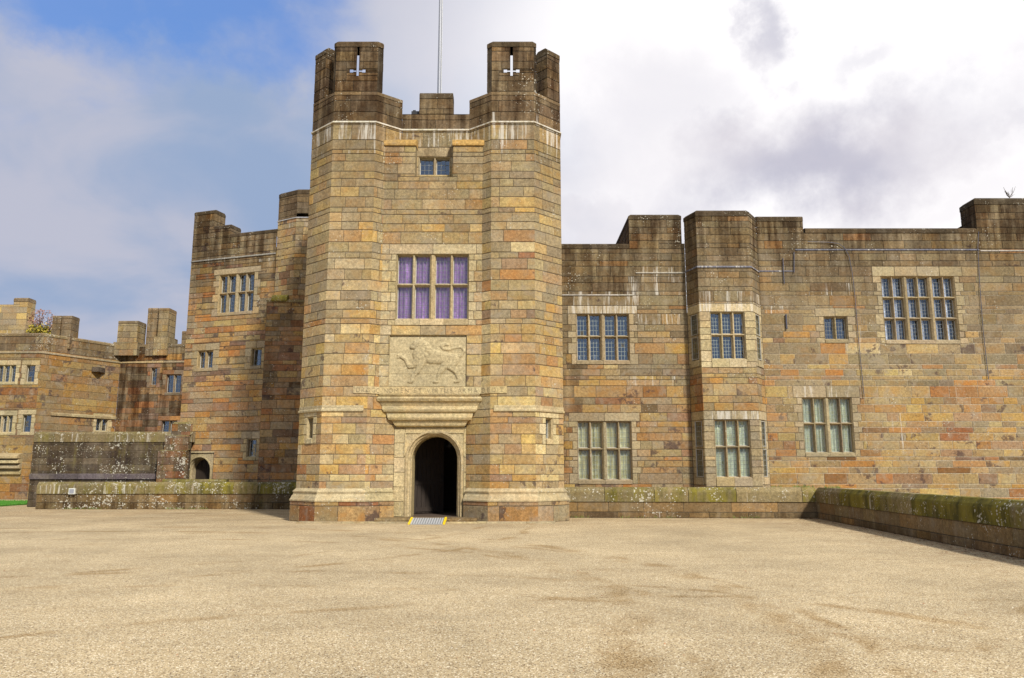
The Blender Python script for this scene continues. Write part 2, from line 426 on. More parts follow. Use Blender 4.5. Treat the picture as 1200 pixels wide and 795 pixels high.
def subtract(rect, holes):
    rs = [rect]
    for h in holes:
        nx = []
        for (a, b, c, d) in rs:
            if h[0] >= b or h[1] <= a or h[2] >= d or h[3] <= c: nx.append((a, b, c, d)); continue
            if h[2] > c: nx.append((a, b, c, h[2]))
            if h[3] < d: nx.append((a, b, h[3], d))
            z0, z1 = max(c, h[2]), min(d, h[3])
            if h[0] > a: nx.append((a, h[0], z0, z1))
            if h[1] < b: nx.append((h[1], b, z0, z1))
        rs = nx
    return [r for r in rs if r[1]-r[0] > .004 and r[3]-r[2] > .004]

def block(mb, F, r, c, w, ends=(0, 0), joint=.02, rec=.016, out=0.0, bev=.010):
    a, b, z0, z1 = r
    jl = 0 if ends[0] else joint/2; jr = 0 if ends[1] else joint/2
    if b-a < joint*1.6 or z1-z0 < joint*1.6:
        jz = 0; jl = jr = 0
    else: jz = joint/2
    jt = lambda: random.uniform(-.008, .008)
    o = out - random.uniform(0, .006)
    jl *= .55; jr *= .55
    O = [F.pt(a+jl, z0+jz, -rec), F.pt(b-jr, z0+jz, -rec), F.pt(b-jr, z1-jz, -rec), F.pt(a+jl, z1-jz, -rec)]
    bl = 0 if ends[0] else bev; br = 0 if ends[1] else bev
    I = [F.pt(a+jl+bl, z0+jz+bev+jt(), o), F.pt(b-jr-br, z0+jz+bev+jt(), o), F.pt(b-jr-br, z1-jz-bev+jt(), o), F.pt(a+jl+bl, z1-jz-bev+jt(), o)]
    mb.face(I, c, w)
    for k in range(4):
        q = (k+1) % 4
        mb.face([O[k], O[q], I[q], I[k]], c, w)

def courses(z0, z1, lo, hi, seed):
    rg = random.Random(seed); zs = [z0]
    while zs[-1] < z1 - lo*.6:
        zs.append(zs[-1] + (rg.uniform(lo, hi) if rg.random() < .3 else rg.uniform(lo+(hi-lo)*.42, lo+(hi-lo)*.85)))
    zs[-1] = z1
    return zs

def ashlar(mb, F, u0, u1, z0, z1, pal, zs, holes=(), blk=(.5, 1.5), wear=None, joint=.02, rec=.016, mort=MORT, out=0.0, ends=(1, 1)):
    wear = wear or (lambda u, z: (0, 0, 0, 1))
    cz = [z0] + [z for z in zs if z0+.05 < z < z1-.05] + [z1]
    for za, zb in zip(cz, cz[1:]):
        us = [u0, u0 + random.uniform(.3, 1)*blk[1]*.6]
        while us[-1] < u1: us.append(us[-1] + random.uniform(*blk)*(1.15 if zb-za > .34 else .9))
        us = [u for u in us if u < u1-blk[0]*.45] + [u1]
        for a, b in zip(us, us[1:]):
            um, zm = (a+b)/2, (za+zb)/2
            c = pal(um, zm); wv = wear(um, zm)
            for r in subtract((a, b, za, zb), holes):
                block(mb, F, r, c, wv, (ends[0] and r[0] <= u0+1e-4, ends[1] and r[1] >= u1-1e-4), joint, rec, out)
        for (a, b, c0, d0) in subtract((u0, u1, za, zb), holes):
            wv = wear((a+b)/2, (c0+d0)/2); m_ = mort((a+b)/2, zm) if callable(mort) else mort
            mb.face([F.pt(a, c0, -rec), F.pt(b, c0, -rec), F.pt(b, d0, -rec), F.pt(a, d0, -rec)], m_, (0, wv[1], wv[2], 0))

def offset_path(path, off):
    pts = [Vector(p) for p in path]; out = []
    for i, p in enumerate(pts):
        ns = []
        if i > 0: d = (p-pts[i-1]).normalized(); ns.append(Vector((d.y, -d.x)))
        if i < len(pts)-1: d = (pts[i+1]-p).normalized(); ns.append(Vector((d.y, -d.x)))
        if len(ns) == 1: out.append(p + ns[0]*off)
        else:
            b = (ns[0]+ns[1]); b = b/b.length
            out.append(p + b*(off/max(.3, b.dot(ns[0]))))
    return out

def sweep(mb, path, prof, pal, seg=(.8, 1.5), wear=(0, 0, 0, .6), gap=.006, mark=True):
    if mark: mb.marks.append(len(mb.f))
    offs = [offset_path(path, o) for o, z in prof]
    n = len(path)
    for i in range(n-1):
        L = (Vector(path[i+1])-Vector(path[i])).length
        ts = [0.0]
        while ts[-1]*L < L - seg[0]: ts.append(ts[-1] + random.uniform(*seg)/L)
        if len(ts) > 1: ts = [x for x in ts if x < 1 - .35*seg[0]/L]
        ts.append(1.0)
        for a, b in zip(ts, ts[1:]):
            c = pal(); wv = wear() if callable(wear) else wear
            ga = a + (gap/L if a > 0 else 0); gb = b - (gap/L if b < 1 else 0)
            def q(k, tt):
                v = offs[k][i].lerp(offs[k][i+1], tt); return Vector((v.x, v.y, prof[k][1]))
            for k in range(len(prof)-1):
                mb.face([q(k, ga), q(k, gb), q(k+1, gb), q(k+1, ga)], c, wv)
            mb.face([q(k, ga) for k in range(len(prof))][::-1], c, wv)
            mb.face([q(k, gb) for k in range(len(prof))], c, wv)

# ------------------------------------------------------------------ windows
def window(parent, F, rect=None, cols=1, rows=1, king=0, glass=GLASS, curtain=None, curmat=None, jw=(.20, .34), lh=.34, sh=.18,
           pal=PAL_DRESS, nq=(3, 5), rowfrac=None, lintel_wear=(0, 0, 0, .3), lead=LEAD, jamb_wear=(0, 0, 0, .3), gd=.22, mull=.10, curtain_cols=None, lintels=2, room=True, zs=None, span=None):
    """mullioned stone window; returns the rectangles it takes out of the wall"""
    u0, u1, z0, z1 = rect; holes = []
    mb = MB(); ow = .003
    # jamb stones
    for side in (0, 1):
        z = z0 - sh; k = random.randint(0, 1)
        while z < z1 - 1e-3:
            nxt = [q_ for q_ in (zs or []) if q_ > z + .08]
            h = (nxt[0]-z) if nxt else random.uniform(.28, .42)
            if z + h > z1 - .12: h = z1 - z
            wd = jw[(k := k+1) % 2]
            r = (span[0] if span else u0-wd, u0, z, z+h) if side == 0 else (u1, span[1] if span else u1+wd, z, z+h)
            if z < z0 < z+h or abs(z-(z0-sh)) < 1e-4: pass
            block(mb, F, r, pal(), jamb_wear, (0, 0), .014, .02, ow); holes.append(r)
            z += h
    # lintel
    a, b = span or (u0-max(jw), u1+max(jw)); n = lintels
    for k in range(n):
        r = (a+(b-a)*k/n, a+(b-a)*(k+1)/n, z1, z1+lh)
        block(mb, F, r, pal(), lintel_wear, (0, 0), .014, .02, ow)
    holes.append((a, b, z1, z1+lh))
    holes.append((u0, u1, z0-sh, z1))
    cj = pal(); wj = (0, 0, .12, .1)
    dp = .40
    # joint bedding behind the dressed stones and the reveals of the opening
    for (ra, rb, rc, rd) in [h for h in holes[:-1]]:
        mb.face([F.pt(ra, rc, -.018), F.pt(rb, rc, -.018), F.pt(rb, rd, -.018), F.pt(ra, rd, -.018)], MORT, wj)
    q = lambda u, z, o: F.pt(u, z, o)
    mb.face([q(u0, z0-.02, .0), q(u0+.035, z0-.02, -.05), q(u0+.035, z1-.035, -.05), q(u0, z1, .0)], cj, wj)
    mb.face([q(u0+.035, z0-.02, -.05), q(u0+.035, z0-.02, -dp), q(u0+.035, z1-.035, -dp), q(u0+.035, z1-.035, -.05)], cj, wj)
    mb.face([q(u1, z0-.02, .0), q(u1-.035, z0-.02, -.05), q(u1-.035, z1-.035, -.05), q(u1, z1, .0)], cj, wj)
    mb.face([q(u1-.035, z0-.02, -.05), q(u1-.035, z0-.02, -dp), q(u1-.035, z1-.035, -dp), q(u1-.035, z1-.035, -.05)], cj, wj)
    mb.face([q(u0, z1, 0), q(u1, z1, 0), q(u1-.035, z1-.035, -.05), q(u0+.035, z1-.035, -.05)], cj, wj)
    mb.face([q(u0+.035, z1-.035, -.05), q(u1-.035, z1-.035, -.05), q(u1-.035, z1-.035, -dp), q(u0+.035, z1-.035, -dp)], cj, wj)
    # mullions and transoms
    mw = [(mull*1.9 if king and (k+1) % king == 0 else mull) for k in range(cols-1)]
    lw = (u1-u0-.07-sum(mw))/cols
    U = u0+.035; lights = []
    for k in range(cols):
        lights.append((U, U+lw)); U += lw
        if k < cols-1:
            m2 = mw[k]; cu = U+m2/2; fr = -.035 if m2 <= mull else -.012
            cc = pal()
            pr = [(-m2/2, -.33), (-m2/2, fr-.07), (-m2*.16, fr), (m2*.16, fr), (m2/2, fr-.07), (m2/2, -.33)]
            for (x0, o0), (x1, o1) in zip(pr, pr[1:]):
                mb.face([q(cu+x0, z0-.02, o0), q(cu+x1, z0-.02, o1), q(cu+x1, z1-.03, o1), q(cu+x0, z1-.03, o0)], cc, wj)
            U += m2
    fr_ = rowfrac or [1/rows]*rows       # top to bottom
    H = z1-.035-z0; tw = .095; zt = z1-.035; zr = []
    for k in range(rows):
        hb = H*fr_[k]; top = zt - (tw/2 if k else 0); bot = zt - hb + (tw/2 if k < rows-1 else 0)
        zr.append((bot, top)); zt -= hb
        if k < rows-1:
            pr = [(-tw/2, -.32), (-tw/2, -.115), (-tw*.15, -.045), (tw*.2, -.045), (tw/2, -.14), (tw/2, -.32)]
            cc = pal()
            for a_, b_ in lights:
                for (x0, o0), (x1, o1) in zip(pr, pr[1:]):
                    mb.face([q(a_-.03, zt+x0, o0), q(b_+.03, zt+x0, o0), q(b_+.03, zt+x1, o1), q(a_-.03, zt+x1, o1)], cc, wj)
    win = mb.build('window', STONE, parent)
    # sill
    sb = MB(); n = max(1, round((u1-u0)/.9))
    for k in range(n):
        a_, b_ = u0+(u1-u0)*k/n+.004, u0+(u1-u0)*(k+1)/n-.004; cc = pal()
        pr = [(-.02, z0-sh+.006), (.022, z0-sh+.006), (.022, z0-.05), (-.10, z0+.003), (-.42, z0+.015)]
        for (o0, zz0), (o1, zz1) in zip(pr, pr[1:]):
            sb.face([q(a_, zz0, o0), q(b_, zz0, o0), q(b_, zz1, o1), q(a_, zz1, o1)], cc, (0, 0, .05, .2))
        sb.face([q(a_, zz, o) for o, zz in pr], cc); sb.face([q(b_, zz, o) for o, zz in pr], cc)
    sb.build('sill', STONE, win)
    # glass, cames, casement edge
    g = MB(); ld = MB(); fm = MB()
    for ci, (a_, b_) in enumerate(lights):
        for (c_, d_) in zr:
            e = .022
            for (p, r_, s, t_) in ((a_, a_+e, c_, d_), (b_-e, b_, c_, d_), (a_, b_, c_, c_+e), (a_, b_, d_-e, d_)):
                for o in (-gd+.025,):
                    fm.face([q(p, s, o), q(r_, s, o), q(r_, t_, o), q(p, t_, o)])
                fm.face([q(p, s, -gd+.025), q(p, t_, -gd+.025), q(p, t_, -gd-.01), q(p, s, -gd-.01)])
                fm.face([q(r_, s, -gd+.025), q(r_, t_, -gd+.025), q(r_, t_, -gd-.01), q(r_, s, -gd-.01)])
                fm.face([q(p, t_, -gd+.025), q(r_, t_, -gd+.025), q(r_, t_, -gd-.01), q(p, t_, -gd-.01)])
            A, B, C_, D_ = a_+e, b_-e, c_+e, d_-e
            nx, nz = nq; nz = max(2, round((D_-C_)/((B-A)/nx*1.45)))
            tx0, tz0 = random.uniform(-.04, .04), random.uniform(-.03, .05)
            for i in range(nx):
                for j in range(nz):
                    x0, x1 = A+(B-A)*i/nx, A+(B-A)*(i+1)/nx; y0, y1 = C_+(D_-C_)*j/nz, C_+(D_-C_)*(j+1)/nz
                    tx, tz = tx0+random.gauss(0, .03), tz0+random.gauss(0, .03); hx, hy = (x1-x0)/2, (y1-y0)/2
                    g.face([q(x0, y0, -gd-tx*hx-tz*hy), q(x1, y0, -gd+tx*hx-tz*hy), q(x1, y1, -gd+tx*hx+tz*hy), q(x0, y1, -gd-tx*hx+tz*hy)])
            lr = .0075
            for i in range(1, nx):
                x = A+(B-A)*i/nx
                ld.face([q(x-lr, C_, -gd+.008), q(x+lr, C_, -gd+.008), q(x+lr, D_, -gd+.008), q(x-lr, D_, -gd+.008)])
            for j in range(1, nz):
                y = C_+(D_-C_)*j/nz
                ld.face([q(A, y-lr, -gd+.0075), q(B, y-lr, -gd+.0075), q(B, y+lr, -gd+.0075), q(A, y+lr, -gd+.0075)])
    g.build('pane', glass, win); ld.build('leading', lead, win); fm.build('casement', BRONZE, win)
    if curtain:
        cb = MB(); co = -gd-.06
        todo = lights if curtain == 'full' else [l for i, l in enumerate(lights) if i in curtain]
        for a_, b_ in todo:
            a2, b2 = a_-.05, b_+.05
            if curtain != 'full' and curtain_cols: a2, b2 = a_+(b_-a_)*curtain_cols[0], a_+(b_-a_)*curtain_cols[1]
            n = 14; ph = random.uniform(0, 6)
            for i in range(n):
                x0, x1 = a2+(b2-a2)*i/n, a2+(b2-a2)*(i+1)/n
                f = lambda x: co + .026*math.sin(x*38+ph) + .010*math.sin(x*91)
                cb.face([q(x0, z0-.05, f(x0)), q(x1, z0-.05, f(x1)), q(x1, z1+.05, f(x1)), q(x0, z1+.05, f(x0))])
        cb.build('curtain', curmat, win)
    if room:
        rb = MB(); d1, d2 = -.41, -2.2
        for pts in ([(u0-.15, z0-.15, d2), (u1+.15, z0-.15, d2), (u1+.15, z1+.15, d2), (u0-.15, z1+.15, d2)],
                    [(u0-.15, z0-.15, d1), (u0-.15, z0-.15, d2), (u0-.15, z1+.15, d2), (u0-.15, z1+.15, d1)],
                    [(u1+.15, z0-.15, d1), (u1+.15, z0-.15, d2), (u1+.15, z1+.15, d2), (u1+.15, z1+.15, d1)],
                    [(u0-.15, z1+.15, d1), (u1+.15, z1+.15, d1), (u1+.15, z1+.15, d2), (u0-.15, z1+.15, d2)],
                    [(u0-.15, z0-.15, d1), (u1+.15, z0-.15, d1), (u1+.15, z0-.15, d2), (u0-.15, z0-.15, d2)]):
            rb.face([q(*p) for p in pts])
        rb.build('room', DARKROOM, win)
    return holes

def snap(zs, items):
    zs = list(zs); fixed = set()
    for rect, sh, lh in items:
        for lv in (rect[2]-sh, rect[3], rect[3]+lh):
            k = min((i for i in range(1, len(zs)-1)), key=lambda i: abs(zs[i]-lv))
            if k in fixed: continue
            if zs[k-1]+.12 < lv < zs[k+1]-.12: zs[k] = lv; fixed.add(k)
    return zs

def arch_surround(mb, F, uc, z0, zs, rad, half, ztop, pal, wear, depth=.45, ring=.10, square=True):
    """dressed stone slab with a round-headed opening: flat face, roll moulding, deep reveal"""
    n = 20
    def arc(r):
        pts = [(uc-r, z0)] + [(uc-r*math.cos(math.pi*i/n), zs+r*math.sin(math.pi*i/n)) for i in range(n+1)] + [(uc+r, z0)]
        return pts
    def outer(i, m):
        # matching points on the rectangle boundary
        if i == 0: return (uc-half, z0)
        if i == m-1: return (uc+half, z0)
        a = math.pi*(i-1)/(m-3); x, y = -math.cos(a), math.sin(a)
        hx, hy = half, ztop-zs
        k = min(hx/abs(x) if abs(x) > 1e-6 else 1e9, hy/abs(y) if abs(y) > 1e-6 else 1e9)
        return (uc+x*k, zs+y*k)
    A0 = arc(rad+ring*1.9); m = len(A0)
    O = [outer(i, m) for i in range(m)]
    c = pal()
    for i in range(m-1):
        if i % 5 == 0: c = pal()
        mb.face([F.pt(O[i][0], O[i][1], 0), F.pt(A0[i][0], A0[i][1], 0), F.pt(A0[i+1][0], A0[i+1][1], 0), F.pt(O[i+1][0], O[i+1][1], 0)], c, wear)
    # fill rectangle corners
    for s in (-1, 1):
        cpt = (uc+s*half, ztop)
        best = sorted(range(m), key=lambda i: abs(O[i][0]-cpt[0])+abs(O[i][1]-cpt[1]))[:2]; i, j = sorted(best)
        mb.face([F.pt(O[i][0], O[i][1], 0), F.pt(cpt[0], cpt[1], 0), F.pt(O[j][0], O[j][1], 0)], pal(), wear)
    steps = [(rad+ring*1.9, 0), (rad+ring*1.75, .035), (rad+ring*1.2, .04), (rad+ring*1.0, -.03), (rad+ring*.5, -.06), (rad+ring*.25, -.13), (rad, -.16), (rad, -depth)]
    for (r0, o0), (r1, o1) in zip(steps, steps[1:]):
        a, b = arc(r0), arc(r1); c = pal()
        for i in range(m-1):
            mb.face([F.pt(a[i][0], a[i][1], o0), F.pt(b[i][0], b[i][1], o1), F.pt(b[i+1][0], b[i+1][1], o1), F.pt(a[i+1][0], a[i+1][1], o0)], c, wear)

# ================================================================== GROUND
def ground():
    mb = MB(); S = 700
    n = 40
    mb.face([Vector((-S, -S, 0)), Vector((S, -S, 0)), Vector((S, S, 0)), Vector((-S, S, 0))])
    o = mb.build('gravel_ground', GRAVEL); meta(o, 'pale tan gravel forecourt in front of the castle', 'gravel', kind='structure')
ground()

# ================================================================== ENTRANCE TOWER
TX = -2.73
ZTOP = 16.74; ZE = 14.79; ZS = 13.64; ZC0 = 14.24; ZCM = 15.10
def tp(x, y): return (TX+x, y)
S0, S1, S2, S3, S4 = tp(-4.47, 36), tp(-4.47, 26.5), tp(-3.5, 25.6), tp(-2.015, 25.6), tp(-1.2, 26.25)
S5, S6, S7, S8, S9 = tp(1.2, 26.25), tp(2.015, 25.6), tp(3.5, 25.6), tp(4.47, 26.5), tp(4.47, 36)
tower = thing('castle_tower', 'tall battlemented granite gatehouse tower with twin octagonal turrets over an arched doorway', 'tower', (TX, 27, 0))
czt0 = courses(0, ZS, .16, .42, 3)
def tw_wear(u, z):
    top = max(0, (z-9.0)/5.0)
    lime = .34 if ZS-.75 < z else (.20 if ZS-1.3 < z else 0)
    lime = lime if random.random() < .8 else 0
    return (lime, .12 if ZS-.9 < z and random.random() < .3 else 0, .08+.44*min(1, top)**1.6, .86 if z < 8 else .7)
def tw_pal(u, z):
    return (PAL_UP if random.random() < (z-5.0)/5.5 else PAL_TOWER)(u, z)
body = MB()
FA = {}
segs = [(S0, S1), (S1, S2), (S2, S3), (S3, S4), (S4, S5), (S5, S6), (S6, S7), (S7, S8), (S8, S9)]
for i, (a, b) in enumerate(segs): FA[i] = Facet(a, b)
th = {i: [] for i in range(9)}
FO = Facet(tp(-1.74, 25.85), tp(1.74, 25.85))
rO = FO.rect(464, 298, 549, 373)
rT = FA[4].rect(490.5, 184, 528, 204); rS = FA[7].rect(640, 490, 648, 514)
czt = snap(czt0, [(rO, .24, .36), (rT, .16, .36), (rS, .2, .26)])
# slit windows in the outer facets
r = FA[1].rect(359.5, 489, 366.5, 513); th[1] += window(tower, FA[1], r, 1, 1, jw=(.16, .2), lh=.26, sh=.2, nq=(2, 4), lintels=1, pal=PAL_DOOR, zs=czt)
r = FA[7].rect(640, 490, 648, 514); th[7] += window(tower, FA[7], r, 1, 1, jw=(.16, .3), lh=.26, sh=.2, nq=(2, 4), lintels=1, pal=PAL_DOOR, zs=czt, curtain='full', curmat=CUR_WHITE)
# small window of the recess
r = FA[4].rect(490.5, 184, 528, 204); th[4] += window(tower, FA[4], r, 2, 1, jw=(.12, .16), lh=.36, sh=.16, nq=(3, 4), glass=GLASS_BLUE, pal=PAL_DRESSG, gd=.2, lintel_wear=(.1, 0, .55, .3))
zdoor = 3.06
hdoor = [(0, FA[4].L, 0, zdoor)]
for i in range(9):
    F = FA[i]; z0 = 0.0
    pal = tw_pal
    if i == 4:
        ashlar(body, F, 0, F.L, 11.2, ZS, pal, czt, th[i], (.6, 1.3), tw_wear, ends=(0, 0))
        body.face([F.pt(0, zdoor, -.02), F.pt(F.L, zdoor, -.02), F.pt(F.L, 11.2, -.02), F.pt(0, 11.2, -.02)], MORT)
    else:
        lb = (.5, 1.25) if i in (2, 6) else ((.45, 1.0) if i in (1, 7) else (.5, .7) if i in (3, 5) else (.7, 1.6))
        ashlar(body, F, 0, F.L, z0, ZS, pal, czt, th[i], lb, tw_wear)
# roof and back of the shaft
body.face([Vector((p[0], p[1], ZS-.25)) for p in (S0, S1, S2, S3, S4, S5, S6, S7, S8, S9)], (.2, .18, .15, .5))
FB = Facet(S9, S0); ashlar(body, FB, 0, FB.L, 0, ZS, tw_pal, czt, [], (.7, 1.6), tw_wear)
body.build('wall', STONE, tower)

# oriel between the turrets
zo_top = Zat(171, 25.85); zo_n = Zat(207, 25.85); zo_bot = Zat(461, 25.85)
oriel = MB(); oh = []
r = FO.rect(464, 298, 549, 373)
owin = window(tower, FO, r, 4, 2, king=2, glass=GLASS_PURPLE, curtain='full', curmat=CUR_PURPLE, jw=(.18, .26), lh=.36, sh=.24, rowfrac=[.465, .535], pal=PAL_DRESS, nq=(4, 5), zs=czt)
oh += owin
nu0, nu1 = FO.hit(487, 190)[0], FO.hit(530.5, 190)[0]
oh.append((nu0, nu1, zo_n, zo_top+1))
lp = FO.rect(456, 393, 546.5, 453)
oh.append(lp)
def or_pal(u, z):
    if z < rO[3]+.3: return PAL_DRESS(u, z) if random.random() < .72 else PAL_TOWER(u, z)
    return tw_pal(u, z)
ashlar(oriel, FO, 0, FO.L, zo_bot, zo_top, or_pal, czt, oh, (.6, 1.3), lambda u, z: (0, 0, .08+.25*max(0, (z-9)/4), .85), ends=(0, 0))
for uu in (nu0, nu1):
    oriel.face([FO.pt(uu, zo_n, 0), FO.pt(uu, zo_top, 0), FO.pt(uu, zo_top, -.42), FO.pt(uu, zo_n, -.42)], PAL_DRESSG(), (0, 0, .3, .2))
oriel.face([FO.pt(nu0, zo_n, 0), FO.pt(nu1, zo_n, 0), FO.pt(nu1, zo_n+.06, -.42), FO.pt(nu0, zo_n+.06, -.42)], PAL_DRESS())
oriel.build('oriel', STONE, tower)
for (a, b) in ((-.02, nu0+.015), (nu1-.015, FO.L+.02)):
    cp = MB(); pr = [(-.02, zo_top), (.05, zo_top), (.06, zo_top+.06), (.03, zo_top+.2), (-.10, zo_top+.27), (-.45, zo_top+.36)]
    c = OCHRE + (.3,)
    for (o0, a0), (o1, a1) in zip(pr, pr[1:]): cp.face([FO.pt(a, a0, o0), FO.pt(b, a0, o0), FO.pt(b, a1, o1), FO.pt(a, a1, o1)], c, (0, .1, .1, .3))
    for uu in (a, b): cp.face([FO.pt(uu, a0, o0) for o0, a0 in pr] + [FO.pt(uu, zo_top, -.45)], c, (0, 0, .2, .3))
    cp.build('coping', STONE, tower)

# heraldic lion in low relief on its panel
def seg_d(p, a, b):
    ax, ay = a[0], a[1]; bx, by = b[0]-ax, b[1]-ay; L = bx*bx+by*by
    tt = 0 if L == 0 else max(0, min(1, ((p[0]-ax)*bx+(p[1]-ay)*by)/L))
    return math.hypot(p[0]-ax-bx*tt, p[1]-ay-by*tt), tt
LION = [  # polyline, radii (panel pixels of the enlarged view), height
    ([(350, 235), (400, 255), (470, 265), (535, 270)], [52, 46, 38, 36], 1.0),          # trunk
    ([(345, 205), (335, 240)], [50, 55], 1.15),                                         # mane
    ([(305, 178), (330, 175)], [26, 34], 1.2), ([(276, 196), (300, 192)], [13, 20], 1.15),  # skull, muzzle
    ([(330, 140), (338, 150)], [8, 12], 1.1),
    ([(318, 270), (285, 312), (262, 316)], [26, 17, 14], 1.05), ([(262, 316), (236, 272), (205, 250)], [13, 11, 12], 1.0),
    ([(205, 250), (192, 262)], [8, 6], .9), ([(205, 250), (190, 246)], [8, 6], .9),
    ([(345, 275), (318, 340), (290, 372), (280, 408)], [30, 19, 13, 12], 1.05), ([(280, 410), (262, 412)], [11, 9], .9),
    ([(535, 275), (520, 315), (555, 350), (572, 395)], [40, 27, 15, 12], 1.05), ([(570, 405), (548, 410)], [11, 9], .9),
    ([(500, 290), (470, 325), (450, 360), (440, 400)], [32, 22, 14, 12], .95), ([(440, 408), (418, 411)], [11, 9], .9),
    ([(548, 262), (585, 250), (602, 222), (585, 196), (545, 200), (505, 212), (472, 206), (460, 188)], [10, 8, 7.5, 7.5, 7.5, 8, 9, 10], .8),
    ([(460, 188), (480, 178), (505, 182)], [11, 12, 5], .85)]
def lion_h(x, y):
    h = 0
    for pl_, rr, am in LION:
        for i in range(len(pl_)-1):
            d, tt = seg_d((x, y), pl_[i], pl_[i+1]); r_ = rr[i]+(rr[i+1]-rr[i])*tt
            if d < r_:
                h = max(h, am*min(1, (1-(d/r_)**2)**.5*1.15)*(.45+.55*min(1, r_/30)))
    if h > 0:
        d = math.hypot(x-343, y-215)
        if d < 62: h += .10*math.sin(math.atan2(y-195, x-320)*17)*min(1, d/40)*(1 if x > 322 else 0)
    return h
lm = MB(); NXL, NYL = 150, 100
zj = [lp[2]+(lp[3]-lp[2])*f for f in (0, .235, .39, .66, .94)]
bandcol = [PAL_DRESSG() for _ in range(6)]
for i in range(6): bandcol[i] = tuple(list(srgb(190, 174, 136, K)) + [random.random()])
def lion_pt(i, j):
    u = lp[0]+(lp[1]-lp[0])*i/NXL; z = lp[2]+(lp[3]-lp[2])*j/NYL
    X = 137+(617-137)*i/NXL*1.0; Y = 440 - (440-122)*j/NYL
    h = lion_h(X, Y)*.062
    dz = min(abs(z-q_) for q_ in zj[1:4])
    if dz < .012: h -= .012
    base = -.045
    edge = min(i/NXL, 1-i/NXL)*12; 
    topd = (1-j/NYL)
    if topd < .035: base = -.08
    return FO.pt(u, z, base+h)
grid = [[lion_pt(i, j) for j in range(NYL+1)] for i in range(NXL+1)]
for i in range(NXL):
    for j in range(NYL):
        z = lp[2]+(lp[3]-lp[2])*(j+.5)/NYL; k = sum(z > q_ for q_ in zj)
        lm.face([grid[i][j], grid[i+1][j], grid[i+1][j+1], grid[i][j+1]], bandcol[min(k, 5)], (0, 0, .06, .12))
fr = [FO.pt(lp[0], lp[2], .002), FO.pt(lp[1], lp[2], .002), FO.pt(lp[1], lp[3], .002), FO.pt(lp[0], lp[3], .002)]
for k in range(4):
    a, b = fr[k], fr[(k+1) % 4]; back_ = Vector((0, .1, 0))
    lm.face([a, b, b+back_, a+back_], bandcol[0])
lm.build('lion_relief', STONE, tower, smooth=True, weld=True)

# corbel that carries the oriel
cb = MB()
lev = [(501, 25.87+.36, 39.0, .0), (499, 26.13, 40.5, 0), (493.5, 26.08, 43.5, 0), (492, 26.00, 47.5, 0), (489.5, 25.97, 48.5, 0), (484, 26.0, 50.0, 0), (482.5, 25.93, 53.0, 0), (480, 25.90, 54.5, 0), (476, 25.92, 55.0, 0), (471.5, 25.86, 57.5, 0), (470, 25.80, 60.0, 0), (467, 25.76, 60.5, 0), (465, 25.78, 58.5, 0), (463.5, 25.74, 57.0, 0), (461.5, 25.72, 57.5, 0)]
rows_ = []
for y, D, hw, _ in lev:
    z = Zat(y, D); hx = hw/34.6
    rows_.append([Vector((TX-hx+.1*0, min(26.3, 26.25), z)), Vector((TX-hx, D, z)), Vector((TX+hx, D, z)), Vector((TX+hx, 26.25, z))])
cc = [PAL_DOOR(), PAL_DOOR(), PAL_DOOR()]
for A, B in zip(rows_, rows_[1:]):
    for s0, s1, c in ((0, .22, cc[0]), (.22, .77, cc[1]), (.77, 1, cc[2])):
        cb.face([A[1].lerp(A[2], s0), A[1].lerp(A[2], s1), B[1].lerp(B[2], s1), B[1].lerp(B[2], s0)], c, (0, .05, .12, .5))
    cb.face([A[0], A[1], B[1], B[0]], cc[0]); cb.face([A[2], A[3], B[3], B[2]], cc[2])
top = rows_[-1]; cb.face(top, cc[0])
cb.build('corbel', STONE, tower)

# inscription band
band = MB(); zb0, zb1 = Zat(461, 25.6), Zat(452.8, 25.6)
jx = 1.70
bl = FA[2].hit(414, 457)[0]; br = FA[6].hit(594, 457)[0]
bpath = [tuple(FA[2].pt(bl, 0).xy), S3, (TX-1.70, 25.85), (TX+1.70, 25.85), S6, tuple(FA[6].pt(br, 0).xy)]
sweep(band, bpath, [(-.05, zb0), (.022, zb0), (.022, zb1), (-.05, zb1+.01)], PAL_DOOR, (.5, 1.1), (0, 0, .05, .2), .004)
bo = band.build('inscription_band', STONE, tower)
txt = 'DROGO NOMEN ET VIRTUS ARMA DEDIT'
letters = MB()
bfac = [Facet(a, b) for a, b in zip(bpath, bpath[1:])]
def glyph(ch):
    cu = bpy.data.curves.new('g', 'FONT'); cu.body = ch; cu.size = 1; cu.offset = -.018
    o = bpy.data.objects.new('g', cu); col.objects.link(o)
    dg = bpy.context.evaluated_depsgraph_get(); me = bpy.data.meshes.new_from_object(o.evaluated_get(dg))
    vs = [v.co.copy() for v in me.vertices]; fs = [tuple(p.vertices) for p in me.polygons]
    bpy.data.objects.remove(o); bpy.data.curves.remove(cu); bpy.data.meshes.remove(me)
    return vs, fs
wid = [(.7 if ch in 'I' else 1.35 if ch in 'M' else .75 if ch == ' ' else 1.05) for ch in txt]
tot = sum(wid); acc = 0
for ch, wd in zip(txt, wid):
    pxc = 417 + (591-417)*(acc+wd/2)/tot; acc += wd
    if ch == ' ': continue
    vs, fs = glyph(ch)
    for F in bfac:
        u, z = F.hit(pxc, 457)
        if -.001 <= u <= F.L: break
    lo = min(v.x for v in vs); hi = max(v.x for v in vs); sz = .215
    for f in fs:
        letters.face([F.pt(u+(vs[k].x-(lo+hi)/2)*sz*.95, zb0+.035+vs[k].y*sz, .028) for k in f])
letters.build('inscription', LETTER, tower)

